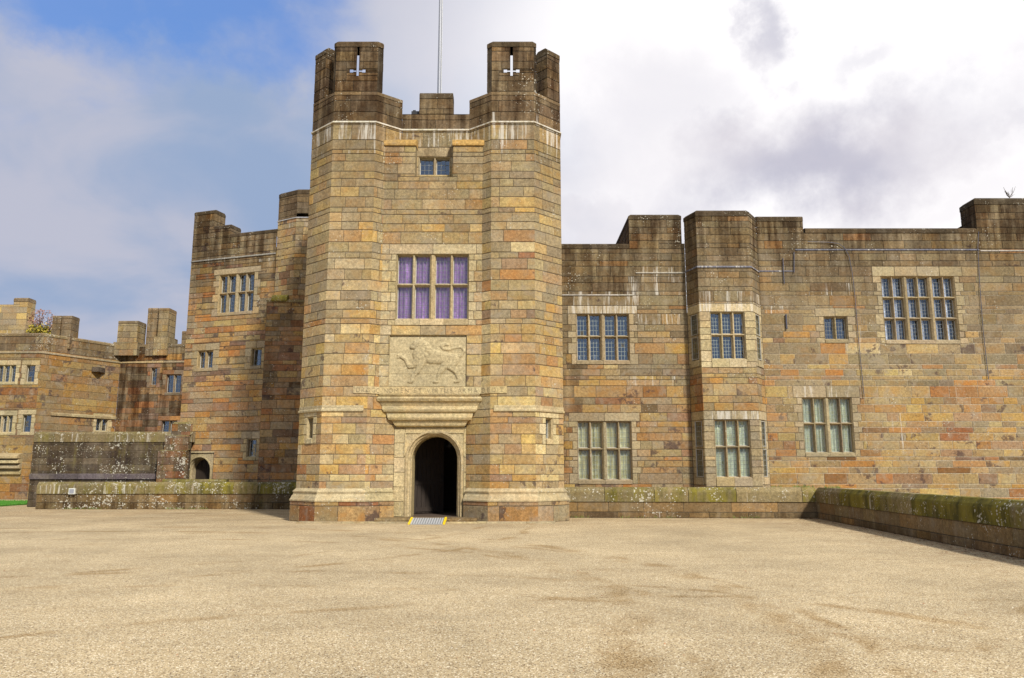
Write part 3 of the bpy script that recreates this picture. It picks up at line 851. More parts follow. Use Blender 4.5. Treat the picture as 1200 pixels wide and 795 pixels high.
# plinth
pl_z1, pl_z2, pl_z3 = Zat(588, 25.4), Zat(580, 25.5), Zat(573, 25.6)
plinth = MB()
for path in ([(S0[0], 34.6), S1, S2, S3, (TX-1.235, 26.22)], [(TX+1.235, 26.22), S6, S7, S8, (S9[0], 31.2)]):
    plinth.marks.append(len(plinth.f)); op = offset_path(path, .165)
    for a, b in zip(op, op[1:]):
        F = Facet(a, b); ashlar(plinth, F, 0, F.L, 0, pl_z1, palette((TAN, 8), (PINK, 6), (RUST, 5), (GREYT, 8), (OCHRE, 6), (ORANGE, 3)), [.0, pl_z1*.78, pl_z1], [], (.7, 1.5), lambda u, z: (0, .12 if z < .2 else 0, .22, 1))
    sweep(plinth, path, [(.12, pl_z1-.01), (.185, pl_z1-.005), (.185, pl_z1+.04), (.16, pl_z1+.075), (.125, pl_z1+.15), (.085, pl_z1+.2), (.075, pl_z2+.05), (.095, pl_z2+.06), (.10, pl_z2+.1), (.055, pl_z2+.14), (.035, pl_z3-.03), (-.01, pl_z3+.02)], PAL_DRESS, (.9, 1.5), (0, .02, .12, .4), mark=False)
plinth.build_each('plinth', STONE, tower)

# string courses
st = MB()
zsl = Zat(482.5, 25.6)
for path in ([(S0[0], 34), S1, S2, (S3[0]-.12, S3[1])], [(S6[0]+.12, S6[1]), S7, S8, (S9[0], 34)]):
    sweep(st, path, [(-.01, zsl), (.03, zsl), (.045, zsl+.02), (.045, zsl+.07), (.012, zsl+.10), (.012, zsl+.2), (-.01, zsl+.21)], PAL_DRESS, (.9, 1.6), (0, 0, .05, .3))
sweep(st, [S0, S1, S2, S3, S4, S5, S6, S7, S8, S9], [(-.02, ZS-.03), (.035, ZS-.03), (.035, ZS+.015), (-.02, ZS+.05)], palette((srgb(196, 186, 160, K), 1)), (1, 2), (.5, .2, 0, 0))
st.build_each('string_course', STONE, tower)

# parapet and merlons
def thick_wall(mb, path, t_, z0, z1, pal, zs, wear, holes={}, blk=(.6, 1.2), cope=True, cend=(True, True), inner_holes={}):
    inn = offset_path(path, -t_)
    for i in range(len(path)-1):
        F = Facet(path[i], path[i+1])
        ashlar(mb, F, 0, F.L, z0, z1, pal, zs, holes.get(i, ()), blk, wear)
        G = Facet(inn[i+1], inn[i])
        ashlar(mb, G, 0, G.L, z0, z1, pal, zs, inner_holes.get(i, ()), blk, wear)
        mb.face([Vector((*path[i], z1)), Vector((*path[i+1], z1)), Vector((*inn[i+1], z1)), Vector((*inn[i], z1))], pal(), wear(0, z1))
    for a, b in ((inn[0], path[0]), (path[-1], inn[-1])):
        F = Facet(a, b); ashlar(mb, F, 0, F.L, z0, z1, pal, zs, [], (.5, 1.0), wear)
def coping(mb, path, t_, z, h, pal, wear, over=.02, ch=.08, mark=True):
    sweep(mb, path, [(-t_-over, z), (over, z), (over, z+h-ch), (-ch, z+h), (-t_+ch, z+h), (-t_-over, z+h-ch), (-t_-over, z)], pal, (.9, 1.6), wear, .005, mark)
topw = lambda u, z: (.30 if z < ZS+.4 and random.random() < .15 else 0, .10 if random.random() < .3 else 0, .74+.16*max(0, (z-ZS)/3), .45)
cparp = courses(ZS, ZTOP, .30, .44, 9)
PT = .58
def lerp2(a, b, d):
    a, b = Vector(a), Vector(b); return tuple(a+(b-a).normalized()*d)
par = MB()
full = [(S0[0], 36), S1, S2, S3, S4]; fullr = [S5, S6, S7, S8, (S9[0], 36)]
par.marks.append(len(par.f)); thick_wall(par, full, PT, ZS, ZE-.14, PAL_TOP, cparp, topw)
coping(par, [(S0[0], 36), S1, S2, S3, S4], PT, ZE-.14, .14, PAL_TOP, (0, .1, .5, .3), .004, .03, False)
par.marks.append(len(par.f)); thick_wall(par, fullr, PT, ZS, ZE-.14, PAL_TOP, cparp, topw)
coping(par, [S5, S6, S7, S8, (S9[0], 36)], PT, ZE-.14, .14, PAL_TOP, (0, .1, .5, .3), .004, .03, False); par.marks.append(len(par.f))
thick_wall(par, [S4, S5], PT, ZS, ZC0, PAL_TOP, cparp, topw)
par.marks.append(len(par.f)); bpth = [(S9[0], 36), (S0[0], 36)]
thick_wall(par, bpth, PT, ZS, ZE, PAL_TOP, cparp, topw)
par.build_each('parapet', STONE, tower)
def merlon(path, z0, z1, holes={}, inner={}, extra=None, t_=PT):
    mb = MB()
    thick_wall(mb, path, t_, z0, z1-.26, PAL_TOP, cparp, topw, holes, (.5, 1.1), inner_holes=inner)
    coping(mb, path, t_, z1-.26, .26, palette((srgb(98, 84, 62, K), 1), (srgb(112, 94, 68, K), 1)), (0, .14, .5, .2), .012, .10)
    if extra: extra(mb)
    mb.build('merlon', STONE, tower)
def slit(F, px, y0, y1, ya):
    uc, z1_ = F.hit(px, y0); z0_ = F.hit(px, y1)[1]; za = F.hit(px, ya)[1]
    w_ = .044
    hs = [(uc-w_, uc+w_, z0_, z1_), (uc-.20, uc+.20, za-.034, za+.034), (uc-.28, uc-.16, za-.07, za+.07), (uc+.16, uc+.28, za-.07, za+.07)]
    big = (uc-.42, uc+.42, z0_-.12, z1_+.05)
    def extra(mb):
        c = PAL_TOP(); d = -.06
        for (a, b, c0, d0) in hs:
            for s in ([(a, c0), (b, c0)], [(b, c0), (b, d0)], [(b, d0), (a, d0)], [(a, d0), (a, c0)]):
                (ua, za_), (ub, zb_) = s
                # skip edges lying inside another slot
                mx, mz = (ua+ub)/2, (za_+zb_)/2
                if any(h[0]+1e-3 < mx < h[1]-1e-3 and h[2]+1e-3 < mz < h[3]-1e-3 for h in hs if h != (a, b, c0, d0)): continue
                mb.face([F.pt(ua, za_, 0), F.pt(ub, zb_, 0), F.pt(ub, zb_, d), F.pt(ua, za_, d)], c, (0, 0, .3, .2))
        for (a, b, c0, d0) in subtract(big, hs):
            mb.face([F.pt(a, c0, d), F.pt(b, c0, d), F.pt(b, d0, d), F.pt(a, d0, d)], c, (0, 0, .3, .2))
        a, b, c0, d0 = big
        for s in ([(a, c0), (b, c0)], [(b, c0), (b, d0)], [(b, d0), (a, d0)], [(a, d0), (a, c0)]):
            (ua, za_), (ub, zb_) = s
            mb.face([F.pt(ua, za_, d), F.pt(ub, zb_, d), F.pt(ub, zb_, -PT), F.pt(ua, za_, -PT)], c, (0, 0, .3, .2))
    return hs, big, extra
zf = FA[2]
for (Sa, Sb, Sc, Sd, fi, px) in ((S1, S2, S3, S4, 2, 420), (S5, S6, S7, S8, 6, 599.5)):
    pth = [lerp2(Sb, Sa, .12), Sb, Sc, lerp2(Sc, Sd, .22)] if fi == 2 else [lerp2(Sb, Sa, .22), Sb, Sc, lerp2(Sc, Sd, .12)]
    hs, big, ex = slit(FA[fi], px, 55, 89, 83)
    L = FA[fi].L; inn = offset_path(pth, -PT); Gi = Facet(inn[2], inn[1])
    # the same opening measured along the inner face
    a = FA[fi].pt(big[0], 0, -PT).xy; b = FA[fi].pt(big[1], 0, -PT).xy
    ua, ub = (Vector(a)-Gi.p0).dot(Gi.d), (Vector(b)-Gi.p0).dot(Gi.d)
    merlon(pth, ZE, ZTOP, {1: hs}, {1: [(min(ua, ub), max(ua, ub), big[2], big[3])]}, ex)
merlon([(S1[0], S1[1]+1.5), S1, lerp2(S1, S2, .68)], ZE, ZTOP)
merlon([lerp2(S8, S7, .64), S8, (S8[0], S8[1]+1.5)], ZE, ZTOP)
for yy in (29.6, 32.4):
    merlon([(S1[0], yy+1.4), (S1[0], yy)], ZE, ZTOP); merlon([(S8[0], yy), (S8[0], yy+1.4)], ZE, ZTOP)
merlon([tp(-.6, 26.25), tp(.6, 26.25)], ZC0, ZCM)

# doorway
dm = MB(); FD = FA[4]
uD, _ = FD.hit(508.5, 560); zsp = FD.hit(508, 538)[1]; radD = (FD.hit(535, 560)[0]-FD.hit(481.5, 560)[0])/2
dwear = (0, .0, .06, .25)
arch_surround(dm, FD, uD, .14, zsp, radD, .98, Zat(508, 26.25), PAL_DOOR, dwear, .95, .11)
# plain jamb strips and lintel around the slab
zt_ = Zat(508, 26.25)
for (a, b) in ((0.0, uD-.98), (uD+.98, FD.L)):
    z = .14
    while z < zdoor:
        h = min(.48, zdoor-z); block(dm, FD, (a, b, z, z+h), PAL_DOOR(), dwear, (0, 0), .012, .02, .0); z += h
    dm.face([FD.pt(a, .1, -.02), FD.pt(b, .1, -.02), FD.pt(b, zdoor, -.02), FD.pt(a, zdoor, -.02)], MORT)
block(dm, FD, (uD-.98, uD+.98, zt_, zdoor), PAL_DOOR(), dwear, (0, 0), .012, .02, 0)
dm.face([FD.pt(0, zt_, -.02), FD.pt(FD.L, zt_, -.02), FD.pt(FD.L, zdoor, -.02), FD.pt(0, zdoor, -.02)], MORT)
# square label moulding round the arch head
lm2 = []
for (a, b, c, d) in ((uD-1.0, uD-.97, zsp+.1, zt_+.0), (uD+.97, uD+1.0, zsp+.1, zt_), (uD-1.0, uD+1.0, zt_, zt_+.035)):
    A = [FD.pt(a, c, .03), FD.pt(b, c, .03), FD.pt(b, d, .03), FD.pt(a, d, .03)]; B = [FD.pt(a, c, 0), FD.pt(b, c, 0), FD.pt(b, d, 0), FD.pt(a, d, 0)]
    cc_ = PAL_DOOR(); dm.face(A, cc_)
    for k in range(4): dm.face([A[k], A[(k+1) % 4], B[(k+1) % 4], B[k]], cc_)
dwy = dm.build('doorway', STONE, tower)
# porch passage behind the arch
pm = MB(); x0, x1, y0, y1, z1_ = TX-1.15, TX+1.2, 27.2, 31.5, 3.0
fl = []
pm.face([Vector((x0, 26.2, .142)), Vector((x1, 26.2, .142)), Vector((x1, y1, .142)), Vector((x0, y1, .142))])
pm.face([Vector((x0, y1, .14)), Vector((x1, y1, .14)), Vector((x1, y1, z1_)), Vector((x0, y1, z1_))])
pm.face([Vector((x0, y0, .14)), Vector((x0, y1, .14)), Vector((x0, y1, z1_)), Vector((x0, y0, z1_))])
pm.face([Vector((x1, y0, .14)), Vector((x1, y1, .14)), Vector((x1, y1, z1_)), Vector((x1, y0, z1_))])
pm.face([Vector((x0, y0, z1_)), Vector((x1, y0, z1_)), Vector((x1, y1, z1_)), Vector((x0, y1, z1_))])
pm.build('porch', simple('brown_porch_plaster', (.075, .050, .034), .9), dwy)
# door leaf swung inwards, planked
dl = MB(); hx, hy = TX-.78, 27.9; ang = R(36); dd = Vector((math.cos(ang), math.sin(ang), 0)); dn = Vector((math.sin(ang), -math.cos(ang), 0))
def dbox(mb, a, b, z0, z1, o0, o1):
    p = lambda s, z, o: Vector((hx, hy, 0)) + dd*s + dn*o + Vector((0, 0, z))
    C8 = [p(a, z0, o1), p(b, z0, o1), p(b, z0, o0), p(a, z0, o0), p(a, z1, o1), p(b, z1, o1), p(b, z1, o0), p(a, z1, o0)]
    for q in ((0,1,5,4),(1,2,6,5),(2,3,7,6),(3,0,4,7),(4,5,6,7),(3,2,1,0)): mb.face([C8[k] for k in q])
npl = 7; LW = 1.25
for k in range(npl): dbox(dl, LW*k/npl+.006, LW*(k+1)/npl-.006, .17, 2.95, 0, .05)
for z in (.22, 1.15, 1.9): dbox(dl, .02, LW-.02, z, z+.14, .05, .075)
for s in (0.0, LW-.11): dbox(dl, s, s+.11, .17, 2.95, .05, .072)
door = dl.build('door', WOOD, tower)
hn = MB(); dbox(hn, LW-.09, LW-.05, 1.25, 1.45, .075, .12); hn.build('handle', DARKMET, door)
# portcullis teeth hanging in the arch head
pc = MB()
for k in range(7):
    x = TX-.66+.22*k
    pc.box((x-.035, 28.9, 2.52), (x+.035, 28.97, 3.0))
    tip = Vector((x, 28.935, 2.40)); q4 = [Vector((x-.035, 28.9, 2.52)), Vector((x+.035, 28.9, 2.52)), Vector((x+.035, 28.97, 2.52)), Vector((x-.035, 28.97, 2.52))]
    for i in range(4): pc.face([q4[i], q4[(i+1) % 4], tip])
for z in (2.5, 2.78): pc.box((TX-.8, 28.975, z), (TX+.8, 29.0, z+.07))
pc.build('portcullis', DARKMET, tower)
# threshold steps
stp = MB()
sweep(stp, [(TX-1.62, 25.28), (TX+1.62, 25.28)], [(0, 0), (0, .10), (-.03, .14), (-1.05, .14), (-1.05, 0)], PAL_LOWW, (.9, 1.3), (0, 0, .35, .4))
sweep(stp, [(TX-4.05, 25.10), (TX+4.1, 25.10)], [(0, 0), (0, .03), (-.02, .045), (-.5, .045), (-.5, 0)], PAL_DRESS, (1, 1.8), (0, 0, .2, .4))
stp.build_each('step', STONE, tower)
# dark chimney-pot pieces showing over the centre parapet, no lamp
hp = MB(); q1 = P(483, 133, 26.6); hp.box((q1.x, 26.4, ZC0), (q1.x+.42, 26.6, ZC0+.19)); hp.box((q1.x+.05, 26.42, ZC0+.19), (q1.x+.15, 26.55, ZC0+.24)); hp.box((q1.x+.27, 26.42, ZC0+.19), (q1.x+.37, 26.55, ZC0+.24))
hp.build('chimney_pots', DARKMET, tower)

# flagpole
fp = thing('flagpole', 'slim white flagpole rising behind the tower battlements', 'flagpole', (P(514.5, 110, 30).x, 30, ZS-.25))
mb = MB(); bx_ = P(514.5, 110, 30).x
mb.tube([(bx_, 30, ZS-.25), (bx_, 30, 18), (bx_, 30, 25)], [.085, .075, .05], 14); mb.build('pole', POLE, fp, smooth=True)
mb = MB(); mb.tube([(bx_, 30, ZS-.25), (bx_, 30, ZS+.15)], [.22, .2], 12); mb.build('base', DARKMET, fp)
mb = MB(); mb.tube([(bx_, 30, 25), (bx_, 30, 25.06), (bx_, 30, 25.14), (bx_, 30, 25.2)], [.05, .1, .1, .03], 12); mb.build('finial', POLE, fp, smooth=True)
mb = MB(); mb.tube([(bx_+.1, 29.93, 14.5), (bx_+.075, 29.94, 24.9)], .008, 5); mb.build('halyard', WHITEP, fp)

# ramp
rl, rr_ = P(480.5, 612, 25.0).x, P(522.5, 612, 25.0).x
ramp = thing('wheelchair_ramp', 'small grey ribbed metal ramp with yellow edges at the arched doorway', 'ramp', ((rl+rr_)/2, 24.9, 0))
mb = MB(); n = 13; A, B = (25.3, .155), (24.55, .012)
for k in range(n):
    x0 = rl+.06+(rr_-rl-.12)*k/n; x1 = rl+.06+(rr_-rl-.12)*(k+1)/n; xm = x0+(x1-x0)*.62
    mb.face([Vector((x0, B[0], B[1]+.01)), Vector((xm, B[0], B[1]+.01)), Vector((xm, A[0], A[1]+.01)), Vector((x0, A[0], A[1]+.01))])
    mb.face([Vector((xm, B[0], B[1])), Vector((x1, B[0], B[1])), Vector((x1, A[0], A[1])), Vector((xm, A[0], A[1]))])
    for xx in (x0, xm): mb.face([Vector((xx, B[0], B[1])), Vector((xx, B[0], B[1]+.01)), Vector((xx, A[0], A[1]+.01)), Vector((xx, A[0], A[1]))])
mb.face([Vector((rl, B[0], .004)), Vector((rr_, B[0], .004)), Vector((rr_, B[0], B[1])), Vector((rl, B[0], B[1]))])
mb.build('deck', GREYPLATE, ramp)
for k in range(n):
    x0 = rl+.06+(rr_-rl-.12)*k/n; x1 = rl+.06+(rr_-rl-.12)*(k+1)/n; xm = x0+(x1-x0)*.62
    gm = MB(); gm.face([Vector((xm+.004, B[0]+.01, B[1]+.003)), Vector((x1-.004, B[0]+.01, B[1]+.003)), Vector((x1-.004, A[0]-.01, A[1]+.003)), Vector((xm+.004, A[0]-.01, A[1]+.003))])
    gm.build('groove', LEAD, ramp)
for (xa, xb) in ((rl-.01, rl+.058), (rr_-.058, rr_+.01)):
    mb = MB()
    q8 = [Vector((xa, B[0]-.01, .004)), Vector((xb, B[0]-.01, .004)), Vector((xb, A[0], .12)), Vector((xa, A[0], .12))]
    q9 = [v + Vector((0, 0, .035 if i < 2 else .07)) for i, v in enumerate(q8)]
    for k in range(4): mb.face([q8[k], q8[(k+1) % 4], q9[(k+1) % 4], q9[k]])
    mb.face(q9); mb.face(q8[::-1]); mb.build('edge_rail', YELLOW, ramp)

# ================================================================== RIGHT RANGE
DR = 31.0
wing = thing('castle_wing', 'long granite range right of the tower with canted bay and tall mullioned windows', 'building', (12, DR, 0))
XW0, XW1 = 1.6, 27.0
FW = Facet((XW0, DR), (XW1, DR))
def XR(px, py): return P(px, py, DR).x
czw = snap(courses(0, 15, .15, .39, 21), [(FW.rect(675.5, 368, 737.5, 422), .18, .34), (FW.rect(677, 494, 740.5, 562), .18, .34), (FW.rect(966, 371, 993.5, 397), .18, .34), (FW.rect(1035, 324, 1121.5, 398), .18, .42), (FW.rect(941.5, 466, 1000, 530), .18, .46)])
xm0, xm1 = XR(737, 270), XR(798.5, 270)           # tall merlon
bayL, bayR = P(806.5, 400, 31).x, P(893.5, 400, 31).x
DB = 30.2
bfl, bfr = P(821, 400, DB).x, P(885, 400, DB).x
xg = XR(941.5, 270); xk = XR(1145, 270)
zA = Zat(285.5, DR); zM = Zat(251, DR); zB = Zat(246, DB); zR = Zat(253.5, DR); zP = Zat(267, DR); zK = Zat(231.5, DR)
wh = []
def lintel_patch(u, z): return 0
def ww_wear(u, z):
    x = u + XW0; lime = 0
    soot = .05 + .80*max(0, min(1, (z-5.5)/6.0))**1.7
    if x < xm0+.2 and z > Zat(346, DR): soot = .72
    elif x < 2.9: soot = .5
    if x > 16 and z < 10: soot *= .5
    # lime runs: under the ledge, beside the bay heads
    for (pa, ya, pb, yb, am) in ((660, 346, 745, 362, .30), (735, 318, 800, 345, .28), (885, 362, 935, 374, .30), (735, 372, 800, 381, .35), (745, 440, 800, 458, .25), (660, 355, 690, 372, .34), (940, 335, 1010, 350, .25), (1000, 370, 1035, 410, .2), (1040, 490, 1110, 540, .13), (1000, 440, 1040, 520, .13), (1120, 400, 1160, 470, .10)):
        a, b = XR(pa, ya), XR(pb, yb)
        if a < x < b and Zat(yb, DR) < z < Zat(ya, DR)+.1: lime = am
    return (lime, 0, soot, 1 if z < 6.5 else .72)
def ww_pal(u, z):
    c = ww_pal0(u, z); return (c[0]*.87, c[1]*.87, c[2]*.85, c[3])
def ww_pal0(u, z):
    if z > 7.8: return PAL_WUP(u, z)
    if z > 5.2: return (PAL_WUP if random.random() < (z-5.2)/2.8 else PAL_WMID)(u, z)
    return (PAL_WMID if random.random() < .35 else PAL_WLOW)(u, z)
def ww_mort(u, z):
    k = max(0, min(1, (u-6)/7))*max(0, min(1, (9.5-z)/2))
    return tuple(MORT[i]+(MORTL[i]-MORT[i])*k for i in range(3))+(.5,)
LW_ = (.42, 0, 0, .2)
wh += window(wing, FW, FW.rect(675.5, 368, 737.5, 422), 4, 2, pal=PAL_DRESSW, king=2, glass=GLASS_BLUE, lintel_wear=LW_, rowfrac=[.48, .52], lead=LEADPALE, zs=czw)
wh += window(wing, FW, FW.rect(677, 494, 740.5, 562), 4, 2, pal=PAL_DRESSW, king=2, curtain='full', curmat=CUR_GREEN, rowfrac=[.47, .53], lead=LEADPALE, zs=czw)
wh += window(wing, FW, FW.rect(966, 371, 993.5, 397), 2, 1, pal=PAL_DRESSW, glass=GLASS_BLUE, zs=czw)
wh += window(wing, FW, FW.rect(1035, 324, 1121.5, 398), 6, 3, pal=PAL_DRESSW, king=2, glass=make_glass('sky_leaded_glass', (.84, .88, .95), .13), curtain=[0, 1, 2, 3, 4, 5], curtain_cols=(-.1, .5), curmat=CUR_WHITE, rowfrac=[.325, .335, .34], lh=.42, lintels=4, zs=czw)
wh += window(wing, FW, FW.rect(941.5, 466, 1000, 530), 4, 2, pal=PAL_DRESSW, king=2, curtain='full', curmat=CUR_TEAL, lintel_wear=(.3, 0, 0, .2), lh=.46, rowfrac=[.47, .53], lead=LEADPALE, zs=czw)
wl = MB()
wh.append((bayL-XW0, bayR-XW0, -1, 20))
tops = [(XW0, xm0, zA-.22), (xm0, xm1, zM-.24), (xm1, bayL, zA), (bayR, xg, zR-.22), (xg, xk, zP-.22), (xk, XW1, zK-.3)]
zmx = max(z for *_, z in tops)
cut = [(a-XW0, b-XW0, z, 30) for a, b, z in tops]
ashlar(wl, FW, 0, FW.L, 0, zmx, ww_pal, czw, wh+cut, (.5, 1.5), ww_wear, mort=ww_mort)
# roof, back and ends
for a, b, z in tops: wl.face([Vector((a, DR+.02, z-.6)), Vector((b, DR+.02, z-.6)), Vector((b, DR+11, z-.6)), Vector((a, DR+11, z-.6))], (.12, .1, .08, .5), (0, 0, .3, 0))
GB = Facet((XW1, DR+11), (XW0, DR+11)); ashlar(wl, GB, 0, GB.L, 0, 10.2, ww_pal, czw, [], (.8, 1.8), ww_wear)
GE = Facet((XW1, DR), (XW1, DR+11)); ashlar(wl, GE, 0, GE.L, 0, zK-.3, ww_pal, czw, [], (.8, 1.8), ww_wear)
wl.build('wall', STONE, wing)
# canted bay
bayp = [(bayL, DR), (bfl, DB), (bfr, DB), (bayR, DR)]
bf = [Facet(a, b) for a, b in zip(bayp, bayp[1:])]
bh = {0: [], 1: [], 2: []}
bh[1] += window(wing, bf[1], bf[1].rect(833, 365.5, 873.5, 420), 3, 2, glass=GLASS_BLUE, lintel_wear=LW_, zs=czw, span=(0, bf[1].L), jw=(.16, .24), rowfrac=[.48, .52], sh=.36, lead=LEADPALE)
bh[1] += window(wing, bf[1], bf[1].rect(838, 492, 880, 559), 3, 2, curtain='full', curmat=CUR_TEAL, zs=czw, span=(0, bf[1].L), jw=(.16, .24), rowfrac=[.47, .53], lintel_wear=(.35, 0, 0, .2), sh=.36, pal=PAL_DRESSG, lead=LEADPALE)
zwu = (bf[1].hit(853, 420)[1], bf[1].hit(853, 366)[1]); zwl = (bf[1].hit(858, 559)[1], bf[1].hit(858, 492)[1])
for i in (0, 2):
    Lf = bf[i].L; lo, hi = Lf*.22, Lf*.82
    for (a, b), cu in ((zwu, None), (zwl, None)):
        bh[i] += window(wing, bf[i], (lo, hi, a, b), 1, 2, glass=GLASS, zs=czw, span=(0, Lf), jw=(Lf*.14, Lf*.2), rowfrac=[.48, .52], lintels=1, sh=.3, nq=(3, 5), lintel_wear=(.2, 0, 0, .2), lead=LEADPALE, curtain='full' if cu else None, curmat=cu, room=False, gd=.035)
by = MB()
def bay_pal(u, z):
    if zwu[0]-.4 < z < zwu[1]+.4 or zwl[0]-.4 < z < zwl[1]+.4: return PAL_DRESSG(u, z)
    return ww_pal(u, z)
def bay_wear(u, z):
    return (.3 if abs(z-zwu[1]-.4) < .25 and random.random() < .6 else 0, 0, .05+.80*max(0, min(1, (z-5.5)/6.0))**1.7, .9 if z < 6.5 else .7)
for i in range(3):
    ashlar(by, bf[i], 0, bf[i].L, 0, zB-.26, bay_pal, czw, bh[i], (.5, 1.1), bay_wear)
by.face([Vector((*p, zB-.27)) for p in bayp] , (.1, .08, .06, .5))
by.build('bay', STONE, wing)
cp = MB(); darkc = palette((srgb(92, 80, 62, K), 1), (srgb(106, 90, 66, K), 1)); cw = (0, .06, .55, .2)
top_path = [(bayL-.05, DR+.45), (bayL-.05, DR), (bfl, DB), (bfr, DB), (bayR+.05, DR), (bayR+.05, DR+.45)]
coping(cp, [(bayL, DR+.02), (bfl, DB), (bfr, DB), (bayR, DR+.02)], .5, zB-.26, .26, darkc, cw, .015, .1)
coping(cp, [(XW0, DR), (xm0-.01, DR)], .55, zA-.22, .22, darkc, cw, .012, .06)
coping(cp, [(bayR+.02, DR), (xg, DR)], .6, zR-.22, .22, darkc, cw, .012, .06)
coping(cp, [(xg+.07, DR), (xk-.01, DR)], .6, zP-.22, .22, darkc, cw, .012, .08)
cp.build_each('coping', STONE, wing)
# deep raised blocks (merlons) standing back over the roof
def blockhead(x0, x1, y0, y1, z0, z1, front_from, cname='merlon', chl=.3):
    mb = MB(); zz_ = [z for z in czw if z0 < z < z1]
    for a, b in (((x0, y1), (x0, y0)), ((x1, y0), (x1, y1)), ((x1, y1), (x0, y1))):
        F = Facet(a, b); ashlar(mb, F, 0, F.L, z0, z1-chl, PAL_TOP, zz_, [], (.6, 1.3), lambda u, z: (0, 0, .95, .3))
    if front_from is not None:
        F = Facet((x0, y0), (x1, y0)); ashlar(mb, F, 0, F.L, front_from, z1-chl, PAL_TOP, zz_, [], (.6, 1.3), lambda u, z: (0, 0, .85, .3))
    o = .012; ch = .09
    zb, zt2 = z1-chl, z1
    lo = [(x0-o, y0-o), (x1+o, y0-o), (x1+o, y1+o), (x0-o, y1+o)]; hi = [(x0+ch, y0+ch), (x1-ch, y0+ch), (x1-ch, y1-ch), (x0+ch, y1-ch)]
    for k in range(4):
        a, b = lo[k], lo[(k+1) % 4]; c = darkc()
        mb.face([Vector((*a, zb)), Vector((*b, zb)), Vector((*b, zt2-ch)), Vector((*a, zt2-ch))], c, cw)
        mb.face([Vector((*a, zt2-ch)), Vector((*b, zt2-ch)), Vector((*hi[(k+1) % 4], zt2)), Vector((*hi[k], zt2))], c, cw)
    mb.face([Vector((*p, zt2)) for p in hi], darkc(), cw); mb.face([Vector((*p, zb)) for p in lo], darkc(), cw)
    mb.build(cname, STONE, wing)
blockhead(xm0, xm1, DR, DR+4.5, zA-.8, zM, None, chl=.24)
blockhead(xk, XW1, DR, DR+1.05, zP-1, zK, None)
# ledge lines
lg = MB(); pale = palette((srgb(176, 170, 156, K), 1)); led = palette((srgb(112, 112, 122, K), 1))
def ledge(xa, xb, y, pal, pr=.03, D=DR):
    z = Zat(y, D); sweep(lg, [(xa, DR), (xb, DR)], [(-.01, z-.025), (pr, z-.025), (pr, z+.005), (-.01, z+.04)], pal, (1.2, 2.2), (.2, 0, .1, .1), .003)
ledge(XW0, XR(742, 346), 346, pale); ledge(XR(745, 320), bayL-.02, 320, pale)
ledge(bayR+.02, XR(930, 318), 318, led, .02); ledge(XR(932, 293), xk, 293, led, .025); ledge(xk+.05, XW1, 294, pale, .015)
zbl = Zat(313, DB)
sweep(lg, bayp, [(-.01, zbl-.03), (.035, zbl-.03), (.035, zbl+.01), (-.01, zbl+.05)], led, (1.5, 2.5), (.3, 0, 0, .1), .003)
lg.build_each('string_course', STONE, wing)
# pipes down the wall
def pipe(pts, r):
    mb = MB(); mb.tube([FW.pt(*(FW.hit(px, py)), .05) for px, py in pts], r, 8); mb.build('drainpipe', PIPE, wing, smooth=True)
pipe([(946, 284), (970, 284.5), (982, 286), (989, 291), (994, 300), (998, 320), (1001, 345), (1006, 405), (1012, 465)], .014)
pipe([(1146, 272), (1145, 290), (1147, 330), (1151, 385), (1157.5, 445)], .014)
pipe([(920.5, 369), (921.5, 386)], .035)
pipe([(917, 303), (917.5, 318), (918.5, 333)], .02)
pipe([(930, 296), (930, 320)], .02)

# candles on the sill inside the upper window
Fc = Facet((XW0, DR+.34), (XW1, DR+.34))
for k, px in enumerate((679, 684.5, 691.5, 697)):
    u, z = Fc.hit(px, 421.5); p = Fc.pt(u, z)
    c = thing('candle', 'short white candle on the inside sill of the upper window nearest the tower', 'candle', tuple(p), 'white candles on the window sill')
    mb = MB(); mb.tube([p, p+Vector((0, 0, .16+.03*(k % 2)))], .028, 8); mb.build('wax', WAX, c)
    mb = MB(); mb.tube([p+Vector((0, 0, -.015)), p+Vector((0, 0, .012))], [.05, .045], 8); mb.build('holder', DARKMET, c)

# weed / aerial on the right block
tw_ = thing('rooftop_weed', 'bare twiggy weed sprouting on the top right parapet', 'plant', tuple(P(1183, 231, DR+.5)))
mb = MB(); b0 = P(1183, 232, DR+.5)
for k in range(9):
    d = Vector((random.uniform(-.5, .6), random.uniform(-.2, .2), random.uniform(.5, 1))); L = random.uniform(.2, .55)
    mb.tube([b0, b0+d*L*.5+Vector((random.uniform(-.05, .05), 0, 0)), b0+d*L], [.012, .009, .005], 4)
    mb.tube([b0+d*L*.5, b0+d*L*.5+Vector((random.uniform(-.15, .2), 0, random.uniform(.05, .15)))], [.007, .004], 4)
mb.build('twigs', TWIG, tw_)

# ================================================================== LOW PARAPET WALLS
rw = thing('parapet_wall', 'low mossy stone parapet wall with chamfered coping running along the right side of the forecourt', 'wall', (6, 28, 0), 'low parapet walls edging the forecourt')
cz_ = [0, .22, .56]
rp = [(1.85, 28.2), (10.6, 27.75), (8.7, 6.0)]
m1 = MB()
for i in range(2):
    F = Facet(rp[i], rp[i+1])
    ashlar(m1, F, 0, F.L, 0, .56, PAL_LOWW, [0, .20, .56], [], (.7, 1.5), lambda u, z: (.12 if random.random() < .15 else 0, .06, .55 if z < .2 else .20, .5))
inn = offset_path(rp, -.5)
for i in range(2):
    F = Facet(inn[i+1], inn[i]); ashlar(m1, F, 0, F.L, 0, .56, PAL_LOWW, [0, .20, .56], [], (.7, 1.5), lambda u, z: (0, .06, .2, .5))
m1.build('wall_face', STONE, rw)
m2 = MB(); zc = .56; zt3 = 1.06
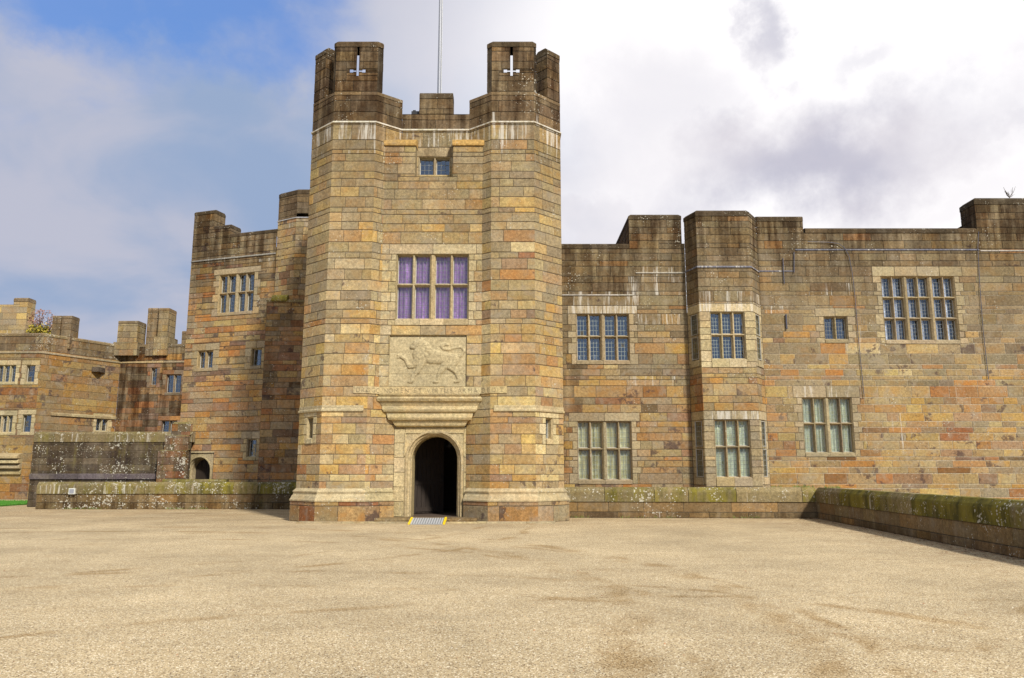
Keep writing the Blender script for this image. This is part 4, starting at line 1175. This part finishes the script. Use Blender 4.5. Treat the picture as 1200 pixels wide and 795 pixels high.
prf = [(-.53, zc), (.03, zc), (.03, zc+.02), (.035, zt3-.17), (.01, zt3-.11), (-.09, zt3), (-.41, zt3), (-.53, zt3-.12), (-.53, zc)]
cnt = [0]
def cope_wear():
    cnt[0] += 1
    return (.15 if random.random() < .2 else 0, random.choice((.52, .6, .64, .56, .42)), .15, .3)
sweep(m2, rp[:2], prf, PAL_COPE, (1.0, 2.4), lambda: (.12, random.choice((.30, .46, .5, .38)), .15, .3), .008)
sweep(m2, rp[1:], prf, PAL_COPE, (1.0, 1.7), cope_wear, .008)
m2.build('coping', STONE, rw)

lwall = thing('parapet_wall', 'low dark lichen speckled parapet wall left of the tower with mossy coping and white lamp', 'wall', (-14, 34.5, 0), 'low parapet walls edging the forecourt')
lpth = [(P(42, 590, 34.5).x, 34.5), (-7.3, 34.5)]
m1 = MB(); F = Facet(*lpth)
dk = lambda u, z: (0, .30, .75 if z < .3 else .55, .4)
ashlar(m1, F, 0, F.L, 0, .66, PAL_LOWW, [0, .28, .66], [], (.7, 1.4), dk)
E = Facet((lpth[0][0], 35.0), lpth[0]); ashlar(m1, E, 0, E.L, 0, .66, PAL_LOWW, [0, .28, .66], [], (.4, .8), dk)
G = Facet((-7.3, 35.0), (lpth[0][0], 35.0)); ashlar(m1, G, 0, G.L, 0, .66, PAL_LOWW, [0, .28, .66], [], (.7, 1.4), dk)
m1.build('wall_face', STONE, lwall)
m2 = MB(); zc = .66; zt3 = 1.16
prf2 = [(-.53, zc), (.04, zc), (.04, zt3-.17), (.01, zt3-.1), (-.09, zt3), (-.41, zt3), (-.53, zt3-.12), (-.53, zc)]
sweep(m2, lpth, prf2, PAL_COPE, (1.0, 2.0), lambda: (.25 if random.random() < .5 else .1, random.choice((.42, .5, .55)), .2, .2), .008)
m2.build('coping', STONE, lwall)
fl_ = thing('floodlight', 'small white square floodlight on the face of the low left parapet wall', 'lamp', tuple(P(84.5, 578, 34.38)))
b0 = P(84.5, 576, 34.4); mb = MB(); mb.box((b0.x-.13, 34.36, b0.z-.12), (b0.x+.13, 34.47, b0.z+.13)); mb.build('housing', WHITEP, fl_)
mb = MB(); mb.box((b0.x-.10, 34.352, b0.z-.09), (b0.x+.10, 34.362, b0.z+.10)); mb.build('lens', POLE, fl_)
mb = MB(); mb.box((b0.x-.03, 34.46, b0.z-.05), (b0.x+.03, 34.52, b0.z+.05)); mb.build('bracket', DARKMET, fl_)

# mossy kerb behind it and the dark retaining wall
hk = thing('garden_wall', 'low moss topped kerb wall in front of the small arched side door', 'wall', (-13, 35.6, 0))
m1 = MB(); a, b = P(190, 565, 35.3).x, P(265, 565, 35.3).x
sweep(m1, [(a, 35.3), (b, 35.3)], [(0, 0), (0, 1.18), (-.06, 1.27), (-.35, 1.27), (-.4, 0)], PAL_COPE, (.8, 1.4), (0, .48, .3, .2)); m1.build('coping', STONE, hk)
rt = thing('retaining_wall', 'blackened lichen covered retaining wall with mossy top behind the left parapet wall', 'wall', (-19, 36.6, 0))
xa, xb = P(37, 540, 36.6).x, -14.9
m1 = MB(); F = Facet((xa, 36.6), (xb, 36.6)); zt4 = Zat(506, 36.6); zs4 = courses(0, zt4, .24, .36, 5)
bw = lambda u, z: (.10 if random.random() < .1 else 0, .34, .5, .3)
ashlar(m1, F, 0, F.L, 0, zt4-.48, PAL_BLACK, zs4, [], (.5, 1.3), bw)
E = Facet((xa, 37.4), (xa, 36.6)); ashlar(m1, E, 0, E.L, 0, zt4-.48, PAL_BLACK, zs4, [], (.5, 1), bw)
m1.build('wall_face', STONE, rt)
m2 = MB(); sweep(m2, [(xa, 36.6), (xb, 36.6)], [(-.8, zt4-.48), (.03, zt4-.48), (.03, zt4-.12), (-.08, zt4), (-.8, zt4)], PAL_COPE, (.7, 1.5), lambda: (.2, random.choice((.3, .36, .4)), .3, .2)); m2.build('coping', STONE, rt)
m2 = MB(); zl = Zat(556, 36.6); sweep(m2, [(xa, 36.6), (xb-.6, 36.6)], [(-.01, zl-.22), (.07, zl-.22), (.07, zl), (-.01, zl+.03)], palette((srgb(110, 100, 100, K), 1)), (.9, 1.6), (.1, .1, .3, .2)); m2.build('ledge', STONE, rt)
m2 = MB(); xq = P(190, 520, 36.4).x; zz_ = Zat(497, 36.4)
for k, (dx, zt5, yy) in enumerate(((0, zz_-1.25, 36.05), (.2, zz_-.55, 36.2), (.42, zz_, 36.35))):
    Fq = Facet((xq+dx, yy), (xb, yy)); ashlar(m2, Fq, 0, Fq.L, 0, zt5, PAL_LDARK, zs4, [], (.4, .9), bw)
    Fe = Facet((xq+dx, 36.62), (xq+dx, yy)); ashlar(m2, Fe, 0, Fe.L, 0, zt5, PAL_LDARK, zs4, [], (.4, .9), bw)
    m2.face([Vector((xq+dx, yy, zt5)), Vector((xb, yy, zt5)), Vector((xb, 36.62, zt5+.1)), Vector((xq+dx, 36.62, zt5+.1))], PAL_COPE(), (0, .45, .2, .2))
m2.build('buttress', STONE, rt)

# ================================================================== LEFT WING
lw = thing('castle_wing', 'narrow square granite wing left of the tower with stepped battlement and small arched door', 'building', (-13, 36, 0))
DL0, DL1 = 37.3, 35.8
pL = (P(214, 450, DL0).x, DL0); q = P(322, 300, DL1); pR0 = Vector((q.x, DL1)); dv = (pR0-Vector(pL))
pR = tuple(Vector(pL)+dv*1.01)
FL = Facet(pL, pR)
czl = courses(0, 16, .16, .40, 33); hl = []
def lwz(px, py): return FL.hit(px, py)
hl += window(lw, FL, FL.rect(256, 321, 297, 365), 4, 2, king=2, glass=GLASS_BLUE, rowfrac=[.48, .52], pal=PAL_DRESSG, lh=.3)
hl += window(lw, FL, FL.rect(231, 411, 249, 431), 2, 1, glass=GLASS_BLUE, pal=PAL_DRESSG)
hl += window(lw, FL, FL.rect(294, 408, 306, 428), 1, 1, glass=GLASS_BLUE, pal=PAL_DRESSG)
hl += window(lw, FL, FL.rect(289, 514.5, 300, 535), 1, 1, glass=GLASS_BLUE, pal=PAL_DRESSG)
ra = FL.rect(217, 531, 248, 575); uc = (ra[0]+ra[1])/2+.05; half = (ra[1]-ra[0])/2
zsp2 = FL.hit(234, 552)[1]; rad2 = FL.hit(245.5, 555)[0]-FL.hit(234, 555)[0]
hl.append((uc-half, uc+half, 0, ra[3]))
am = MB(); arch_surround(am, FL, uc, 0, zsp2, rad2, half, ra[3], PAL_DRESS, (0, 0, .15, .3), .5, .07)
for (a, b, c, d) in ((uc-half-.05, uc+half+.05, ra[3]+.002, ra[3]+.07),):
    A = [FL.pt(a, c, .05), FL.pt(b, c, .05), FL.pt(b, d, .05), FL.pt(a, d, .05)]; B = [FL.pt(a, c, 0), FL.pt(b, c, 0), FL.pt(b, d, 0), FL.pt(a, d, 0)]
    am.face(A, PAL_DRESS())
    for k in range(4): am.face([A[k], A[(k+1) % 4], B[(k+1) % 4], B[k]], PAL_DRESS())
sdw = am.build('doorway', STONE, lw)
dm2 = MB()
for k in range(5):
    a = uc-rad2+2*rad2*k/5; dm2.face([FL.pt(a+.006, 0, -.42), FL.pt(a+2*rad2/5-.006, 0, -.42), FL.pt(a+2*rad2/5-.006, 2.9, -.42), FL.pt(a+.006, 2.9, -.42)])
dm2.build('side_door', WOOD, sdw)
zw1, zw2, zw3 = FL.hit(240, 247)[1], FL.hit(260, 264)[1], FL.hit(297, 271)[1]
u1_, u2_ = FL.hit(251.5, 255)[0], FL.hit(270, 268)[0]
ll = MB()
def ll_wear(u, z):
    s = .14
    s = .12 + 1.0*max(0, min(1, (z-7)/7))**1.5
    return (.2 if abs(z-FL.hit(270, 305)[1]) < .2 and random.random() < .5 else 0, 0, s, 1)
def ll_pal(u, z):
    if z > FL.hit(270, 302)[1]: return PAL_WUP()
    if random.random() < (z-7)/7: return PAL_WUP()
    return (PAL_WMID if random.random() < .25 else PAL_L)(u, z)
ashlar(ll, FL, 0, FL.L, 0, zw1-.2, ll_pal, czl, hl+[(u1_, u2_, zw2-.18, 30), (u2_, FL.L, zw3-.18, 30)], (.5, 1.4), ll_wear)
bk = (pL[0]-.4, pL[1]+8)
Fs = Facet(bk, pL); ashlar(ll, Fs, 0, Fs.L, 0, zw3-.2, ll_pal, czl, [], (.6, 1.4), ll_wear)
Fbk = Facet((pR[0], pR[1]+9), bk); ashlar(ll, Fbk, 0, Fbk.L, 0, zw3-.2, ll_pal, czl, [], (.8, 1.6), ll_wear)
ll.face([Vector((*pL, zw3-.9)), Vector((*pR, zw3-.9)), Vector((pR[0], pR[1]+9, zw3-.9)), Vector((*bk, zw3-.9))], (.12, .1, .08, .5))
ll.build('wall', STONE, lw)
cp = MB()
def fpth(F, a, b): return [tuple(F.pt(a, 0).xy), tuple(F.pt(b, 0).xy)]
coping(cp, fpth(FL, 0, u1_), .8, zw1-.2, .2, darkc, cw, .015, .08)
coping(cp, fpth(FL, u1_+.01, u2_), .8, zw2-.18, .18, darkc, cw, .012, .06)
coping(cp, fpth(FL, u2_+.01, FL.L), .6, zw3-.18, .18, darkc, cw, .012, .06)
zz5 = FL.hit(270, 302.5)[1]; sweep(cp, fpth(FL, 0, FL.L), [(-.01, zz5-.03), (.04, zz5-.03), (.04, zz5+.01), (-.01, zz5+.05)], palette((srgb(150, 146, 136, K), 1)), (1.2, 2), (.2, 0, .1, 0))
cp.build_each('coping', STONE, lw)
mm = MB(); fa = Facet(FL.pt(u1_, 0).xy, FL.pt(u1_, 0, -.8).xy)
ashlar(mm, fa, 0, .8, zw2-.2, zw1-.2, PAL_TOP, czl, [], (.5, .9), lambda u, z: (0, 0, .5, .3)); fa = Facet(FL.pt(u2_, 0).xy, FL.pt(u2_, 0, -.8).xy)
ashlar(mm, fa, 0, .8, zw3-.2, zw2-.18, PAL_TOP, czl, [], (.5, .9), lambda u, z: (0, 0, .5, .3))
fa = Facet(FL.pt(u1_, 0, -.8).xy, FL.pt(0, 0, -.8).xy); ashlar(mm, fa, 0, fa.L, zw3-.9, zw1-.2, PAL_TOP, czl, [], (.5, .9), lambda u, z: (0, 0, .5, .3))
mm.build('merlon', STONE, lw)
# buttress and stair turret in the angle with the tower
bt = MB(); DBt = 35.05; xl = P(307, 460, DBt).x; ztb = Zat(352, DBt)
bwz = lambda u, z: (0, .05, .34 if z > 5 else .25, 1)
Fb = Facet((xl, DBt), (-7.22, DBt)); ashlar(bt, Fb, 0, Fb.L, 0, ztb, palette((RUST, 8), (ORANGE, 12), (DBROWN, 12), (PURP, 8), (GREYT, 16), (TAN, 10), (OCHRE, 10), (PINK, 6)), czl, [], (.5, 1.2), bwz)
Fb = Facet((xl, 36.9), (xl, DBt)); ashlar(bt, Fb, 0, Fb.L, 0, ztb, PAL_LDARK, czl, [], (.5, 1), bwz)
bt.face([Vector((xl-.03, DBt-.03, ztb)), Vector((-7.22, DBt-.03, ztb)), Vector((-7.22, 36.5, ztb+.45)), Vector((xl-.03, 36.5, ztb+.45))], PAL_COPE(), (0, .4, .3, .2))
bt.face([Vector((xl-.03, DBt-.03, ztb-.1)), Vector((-7.22, DBt-.03, ztb-.1)), Vector((-7.22, DBt-.03, ztb)), Vector((xl-.03, DBt-.03, ztb))], PAL_COPE(), (0, .3, .3, .2))
x0_, x1_ = P(318, 348, DBt-.1).x, P(336, 348, DBt-.1).x; zc5 = Zat(353, DBt-.1)
sweep(bt, [(x0_, DBt-.08), (x1_, DBt-.08)], [(0, zc5), (.03, zc5+.05), (.0, zc5+.2), (-.15, zc5+.32), (-.5, zc5+.36), (-.5, zc5)], PAL_COPE, (2, 3), (0, .55, .2, .1))
bt.build('buttress', STONE, lw)
tt_ = MB(); DT = 35.2
xk0 = P(345, 300, DT).x; q2 = P(322.5, 300, 35.85)
tpth = [(pR[0]+.02, 37.5), (pR[0]+.02, pR[1]+.02), (xk0, DT), (-7.0, DT)]
zt6, zp6 = Zat(221.5, DT), Zat(255, DT)
for i in range(3):
    F = Facet(tpth[i], tpth[i+1]); ashlar(tt_, F, 0, F.L, ztb-.2, zp6, palette((GREYT, 12), (TAN, 16), (DGREY, 5), (ORANGE, 4), (RUST, 3), (OCHRE, 6)), czl, [], (.4, .9), lambda u, z: (.2 if z > zp6-.4 else 0, 0, .16, 1))
tt_.build('stair_turret', STONE, lw)
tp_ = MB(); slot = [(Facet(tpth[2], tpth[3]).hit(347, 254)[0], 9, zp6, zp6+.2)]
thick_wall(tp_, tpth, .5, zp6+.03, zt6-.25, PAL_TOP, czl, lambda u, z: (0, 0, .6, .3), {2: slot})
coping(tp_, tpth, .5, zt6-.25, .25, darkc, cw, .012, .08)
sweep(tp_, tpth, [(-.05, zp6-.03), (.03, zp6-.03), (.03, zp6+.02), (-.05, zp6+.04)], palette((srgb(165, 165, 165, K), 1)), (2, 3), (.2, 0, 0, 0))
tp_.build('parapet', STONE, lw)

# ================================================================== FAR LEFT RANGE
fw = thing('castle_wing', 'distant low granite range at the far left with canted corner, small windows and chimney stacks', 'building', (-27, 49, 0))
DF = 47.0
B_ = (P(49, 413, DF).x, DF); A_ = (-42.0, DF+.3); C_ = (P(141, 425, 51.5).x, 51.5); E_ = (-13.0, 50.3)
f1, f2, f3 = Facet(A_, B_), Facet(B_, C_), Facet(C_, E_)
zst = Zat(413, DF); zpt = Zat(394, DF)
czf = courses(0, 12, .34, .5, 77)
h1, h2, h3 = [], [], []
WK = dict(glass=GLASS_BLUE, nq=(2, 4), jw=(.2, .26), lh=.3)
h1 += window(fw, f1, f1.rect(29.5, 428, 40.5, 447.5), 1, 1, **WK)
h1 += window(fw, f1, f1.rect(-4, 428, 18, 447.5), 3, 1, **WK)
h1 += window(fw, f1, f1.rect(25, 486, 36, 506.5), 1, 1, **WK)
h1 += window(fw, f1, f1.rect(-6, 487, 14, 506.5), 3, 1, **WK)
h2 += window(fw, f2, f2.rect(113, 490.5, 127, 505), 2, 1, **WK)
h3 += window(fw, f3, f3.rect(194, 439, 212, 460), 2, 1, **WK, pal=PAL_LDARK)
h3 += window(fw, f3, f3.rect(188.5, 493, 207, 508), 2, 1, **WK, pal=PAL_LDARK)
h3 += window(fw, f3, f3.rect(176, 431, 183.5, 451), 1, 1, **WK, pal=PAL_LDARK)
fm_ = MB()
def fwear(u, z):
    return (.2 if abs(z-zst) < .25 and random.random() < .4 else 0, .15 if z > zst else 0, .45 if z > zst else .12, 1)
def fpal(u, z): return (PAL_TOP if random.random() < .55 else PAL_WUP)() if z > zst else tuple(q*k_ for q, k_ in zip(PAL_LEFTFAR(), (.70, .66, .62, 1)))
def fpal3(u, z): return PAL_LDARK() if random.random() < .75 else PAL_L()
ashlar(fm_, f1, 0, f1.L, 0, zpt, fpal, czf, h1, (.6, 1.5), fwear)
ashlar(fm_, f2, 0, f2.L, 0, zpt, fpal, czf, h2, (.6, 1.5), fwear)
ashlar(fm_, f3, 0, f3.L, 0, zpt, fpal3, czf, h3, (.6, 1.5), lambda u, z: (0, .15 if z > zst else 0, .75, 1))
fm_.face([Vector((*A_, zpt-.5)), Vector((*B_, zpt-.5)), Vector((*C_, zpt-.5)), Vector((*E_, zpt-.5)), Vector((-13, 62, zpt-.5)), Vector((-42, 62, zpt-.5))], (.12, .1, .08, .5))
fm_.build('wall', STONE, fw)
cp = MB(); coping(cp, [A_, B_, C_, E_], .6, zpt, .2, palette((srgb(150, 130, 95, K), 1), (srgb(120, 104, 80, K), 1)), (0, .3, .3, .3), .03, .08)
zz6 = Zat(487, 48.9); sweep(cp, [tuple(f2.pt(.9, 0).xy), C_], [(-.01, zz6-.08), (.08, zz6-.08), (.08, zz6+.05), (-.01, zz6+.12)], PAL_DRESS, (1, 2), (0, 0, .3, .2))
sweep(cp, [A_, B_, C_, E_], [(-.01, zst-.06), (.05, zst-.06), (.05, zst+.02), (-.01, zst+.06)], PAL_DRESSG, (1, 2), (.12, 0, .1, .2))
for k, (y, o) in enumerate(((556, .0), (549, .18), (543, .32), (537.5, .42))):
    z = Zat(y, DF); sweep(cp, [A_, tuple(f1.pt(f1.L-.5, 0).xy)], [(-.01, z-.02), (o+.1, z), (o+.1, z+.12), (o+.04, z+.2), (-.01, z+.32)], PAL_DRESS, (2, 3), (0, 0, .25, .3))
cp.build_each('string_course', STONE, fw)
def stack(x0, x1, D, dep, z0, z1, pal, base=.0, name='chimney', sw=.35):
    mb = MB(); cz5 = courses(z0, z1, .34, .46, int(D*7+x0))
    for (a, b) in (((x0, D), (x1, D)), ((x1, D), (x1, D+dep)), ((x1, D+dep), (x0, D+dep)), ((x0, D+dep), (x0, D))):
        F = Facet(a, b); ashlar(mb, F, 0, F.L, z0, z1-.2, pal, cz5, [], (.4, .9), lambda u, z: (0, .1, sw, .6))
        if base: ashlar(mb, Facet(Vector(a)+F.n*.15-F.d*.15, Vector(b)+F.n*.15+F.d*.15), 0, F.L+.3, z0, z0+base, pal, cz5, [], (.4, .9), lambda u, z: (0, .1, sw, .6))
    coping(mb, [(x0, D), (x1, D)], dep, z1-.2, .2, PAL_TOP, (0, .2, .4, .3), .02, .06)
    mb.build(name, STONE, fw)
D = 48.3
def XX(px, y, D): return P(px, y, D).x
zt7 = Zat(370, D)
stack(XX(60.5, 385, D), XX(70.5, 385, D), D, .9, zpt-.6, zt7, PAL_TOP); stack(XX(72, 385, D), XX(83, 385, D), D, .9, zpt-.6, zt7, PAL_TOP)
D = 51.2; zt8 = Zat(361, D)
stack(XX(172, 385, D), XX(183.5, 385, D), D, 1.0, zpt-.6, zt8, PAL_TOP, .0, sw=.5); stack(XX(185, 385, D), XX(196.5, 385, D), D, 1.2, zpt-.6, zt8, PAL_UP, 1.3, sw=.35)
stack(XX(138, 388, D), XX(161, 388, D), D, 1.2, zpt-.6, Zat(376, D), PAL_UP, .9, sw=.3)
stack(XX(206, 388, D), XX(230, 388, D), D+1, 1.2, zpt-.6, Zat(388, D+1), PAL_TOP)
# gargoyle spout
sp_ = MB(); a = f2.pt(*f2.hit(116, 434), 0); sp_.box((a.x-.2, a.y-.5, a.z-.15), (a.x+.25, a.y+.3, a.z+.15), PAL_BLACK()); sp_.build('spout', STONE, fw)

bb = thing('castle_tower', 'sunlit pale stone battlemented tower far behind the left range', 'tower', (-42, 58, 0))
mb = MB(); D = 58.0; xr_ = P(31, 370, D).x; xmid = P(16, 355, D).x; czb = courses(0, 16, .36, .5, 8)
zt9 = Zat(349, D); zt10 = Zat(357, D)
F = Facet((-52, D), (xr_, D)); pb_ = palette((TAN, 12), (GREYT, 8), (YEL, 4), (OCHRE, 4)); nw = lambda u, z: (.25 if z < Zat(385, D) else 0, 0, .08, .6)
ashlar(mb, F, 0, F.L, 0, zt9-.3, pb_, czb, [(F.L-(xr_-xmid)-3.2, F.L-(xr_-xmid), zt10, 30)], (.6, 1.3), nw)
F2 = Facet((xr_, D), (xr_, D+1.0)); ashlar(mb, F2, 0, F2.L, 0, zt9-.3, pb_, czb, [], (.6, 1.3), nw)
F3 = Facet((xmid, D+1.0), (xmid, D)); ashlar(mb, F3, 0, 1, zt10-.2, zt9-.3, PAL_TOP, czb, [], (.4, .8), nw)
mb.face([Vector((-52, D, zt10-.3)), Vector((xr_, D, zt10-.3)), Vector((xr_, D+1, zt10-.3)), Vector((-52, D+1, zt10-.3))], (.2, .17, .12, .5))
mb.build('wall', STONE, bb)
mb = MB(); coping(mb, [(xmid, D), (xr_, D)], 1.0, zt9-.3, .3, PAL_TOP, (0, .1, .3, .3), .03, .1); mb.build('merlon', STONE, bb)
mb = MB(); coping(mb, [(-52, D), (xmid-3.2, D)], 1.0, zt9-.3, .3, PAL_TOP, (0, .1, .3, .3), .03, .1); mb.build('merlon', STONE, bb)

# ================================================================== PLANTS AND LAWN
def leaves(mb, c, rad, n, size):
    for _ in range(n):
        while True:
            v = Vector((random.uniform(-1, 1), random.uniform(-1, 1), random.uniform(-1, 1)))
            if v.length < 1: break
        p = Vector(c) + Vector((v.x*rad[0], v.y*rad[1], v.z*rad[2]))
        a = Vector((random.gauss(0, 1), random.gauss(0, 1), random.gauss(0, 1))).normalized(); b = a.orthogonal().normalized(); s = size*random.uniform(.6, 1.3)
        mb.face([p-a*s, p+b*s*.5, p+a*s, p-b*s*.5])
tr = thing('shrub', 'yellow and russet autumn shrub growing behind the far left parapet', 'shrub', (XX(48, 385, 52), 52, 0))
tl = MB(); base = Vector((XX(48, 385, 52), 52, 0))
mb = MB()
mb.tube([base, base+Vector((.1, 0, 6)), base+Vector((0, 0, 9.6))], [.22, .16, .10], 8)
tops_ = []
for k in range(26):
    s = base+Vector((random.uniform(-.3, .3), 0, random.uniform(8.2, 9.6))); e = P(random.uniform(36, 64), random.uniform(364, 388), 52+random.uniform(-.6, .6))
    mb.tube([s, s.lerp(e, .5)+Vector((random.uniform(-.15, .15), 0, .12)), e], [.035, .022, .008], 4); tops_.append(e)
mb.build('trunk', TWIG, tr)
for px, py, rx, rz, n, s in ((42, 388, .5, .5, 420, .075), (50, 389, .55, .42, 420, .075), (38, 391, .3, .3, 150, .075), (57, 390, .4, .35, 220, .075), (54, 384, .35, .3, 110, .07)):
    leaves(tl, P(px, py, 52), (rx, .6, rz), n, s)
tl.build('crown', LEAF_Y, tr)
tl = MB()
for e in tops_[:]: leaves(tl, e, (.28, .3, .22), 16, .06)
leaves(tl, P(40, 374, 52), (.35, .4, .55), 90, .06); leaves(tl, P(53, 378, 52), (.45, .4, .4), 60, .06)
tl.build('foliage', LEAF_P, tr)

lawn = MB(); lx0, lx1 = -60, P(43, 592, 40).x
lawn.box((lx0, 36.2, 0), (lx1, 43.0, .05))
o = lawn.build('lawn', GRASS); meta(o, 'strip of bright green mown lawn at the far left', 'lawn', kind='structure')
gb = MB()
for _ in range(9000):
    x = random.uniform(-30, lx1); y = 36.2 + 6.8*random.random()**2.2; h = random.uniform(.05, .10); d = random.uniform(-.03, .03)
    gb.face([Vector((x-.012, y, .05)), Vector((x+.012, y, .05)), Vector((x+d, y+random.uniform(-.03, .03), .05+h))])
o = gb.build('grass', leafmat('grass_blades', (.045, .15, .015), (.10, .27, .03))); meta(o, 'short bright grass blades of the far left lawn', 'grass', kind='stuff')

# loose stones lying on the gravel near the viewer
pb = MB()
for _ in range(3000):
    y = 4.6 + 9.5*random.random()**1.6; x = random.uniform(-.72, .72)*y
    r_ = random.uniform(.003, .008)*(1.7 if random.random() < .05 else 1); a_ = random.uniform(0, 6.28)
    ring = [Vector((x+math.cos(a_+k*1.2566)*r_*random.uniform(.8, 1.3), y+math.sin(a_+k*1.2566)*r_*random.uniform(.7, 1.1), .001)) for k in range(5)]
    tp5 = [Vector((x+(v.x-x)*.6, y+(v.y-y)*.6, r_*random.uniform(.7, 1.0))) for v in ring]
    k_ = random.uniform(.6, 1.2); c = random.choice(((.56, .42, .25), (.46, .35, .21), (.62, .54, .40), (.34, .25, .15), (.42, .24, .13)))
    c = tuple(q_*k_ for q_ in c) + (.5,)
    for k in range(5): pb.face([ring[k], ring[(k+1) % 5], tp5[(k+1) % 5], tp5[k]], c)
    pb.face(tp5, c)
m_, t_ = newmat('loose_pebble')
finish(t_, t_.n('ShaderNodeAttribute', attribute_name='stone').outputs['Color'], .9, None, spec=.15)
o = pb.build('pebbles', m_); meta(o, 'loose tan pebbles scattered over the near gravel', 'pebbles', kind='stuff')

# fallen leaves and grit blown against the right hand wall, tufts of grass in its coping
fb = MB(); wd_ = (Vector(rp[2])-Vector(rp[1])).normalized(); nd_ = Vector((wd_.y, -wd_.x))
for _ in range(1500):
    s_ = random.uniform(0, 17); o_ = .02 + abs(random.gauss(0, .45)); p2 = Vector(rp[1]) + wd_*s_ + nd_*o_
    r_ = random.uniform(.012, .035); a_ = random.uniform(0, 6.3); z_ = random.uniform(.003, .02)
    q4 = [Vector((p2.x+math.cos(a_+k*1.571)*r_*(1 if k % 2 else .55), p2.y+math.sin(a_+k*1.571)*r_*(1 if k % 2 else .55), z_+random.uniform(0, .012))) for k in range(4)]
    fb.face(q4)
o = fb.build('fallen_leaves', leafmat('dead_leaves', (.10, .045, .018), (.30, .15, .06))); meta(o, 'brown leaf litter lying along the foot of the right low wall', 'leaf litter', kind='stuff')
tf = MB()
for cx, cy, cz, n_, sp in ((10.3, 28.1, 1.05, 90, .35), (10.9, 27.0, 1.05, 60, .25), (9.4, 28.3, 1.05, 30, .2), (2.4, 28.15, .01, 30, .3), (8.2, 27.85, .01, 40, .5), (-8.6, 34.4, .01, 60, .5), (-14, 34.4, .01, 50, .9), (-18.5, 34.4, .01, 60, .8), (-11, 36.2, 1.2, 40, .3), (5, 28.02, .01, 40, 1.2)):
    for _ in range(n_):
        x = cx+random.uniform(-sp, sp); y = cy+random.uniform(-.06, .06); h = random.uniform(.04, .13)
        tf.face([Vector((x-.008, y, cz)), Vector((x+.008, y, cz)), Vector((x+random.uniform(-.06, .06), y+random.uniform(-.05, .05), cz+h))])
o = tf.build('grass_tufts', leafmat('weedy_grass', (.06, .10, .015), (.22, .27, .05))); meta(o, 'thin grass tufts growing in the wall joints and at wall feet', 'grass tufts', kind='stuff')
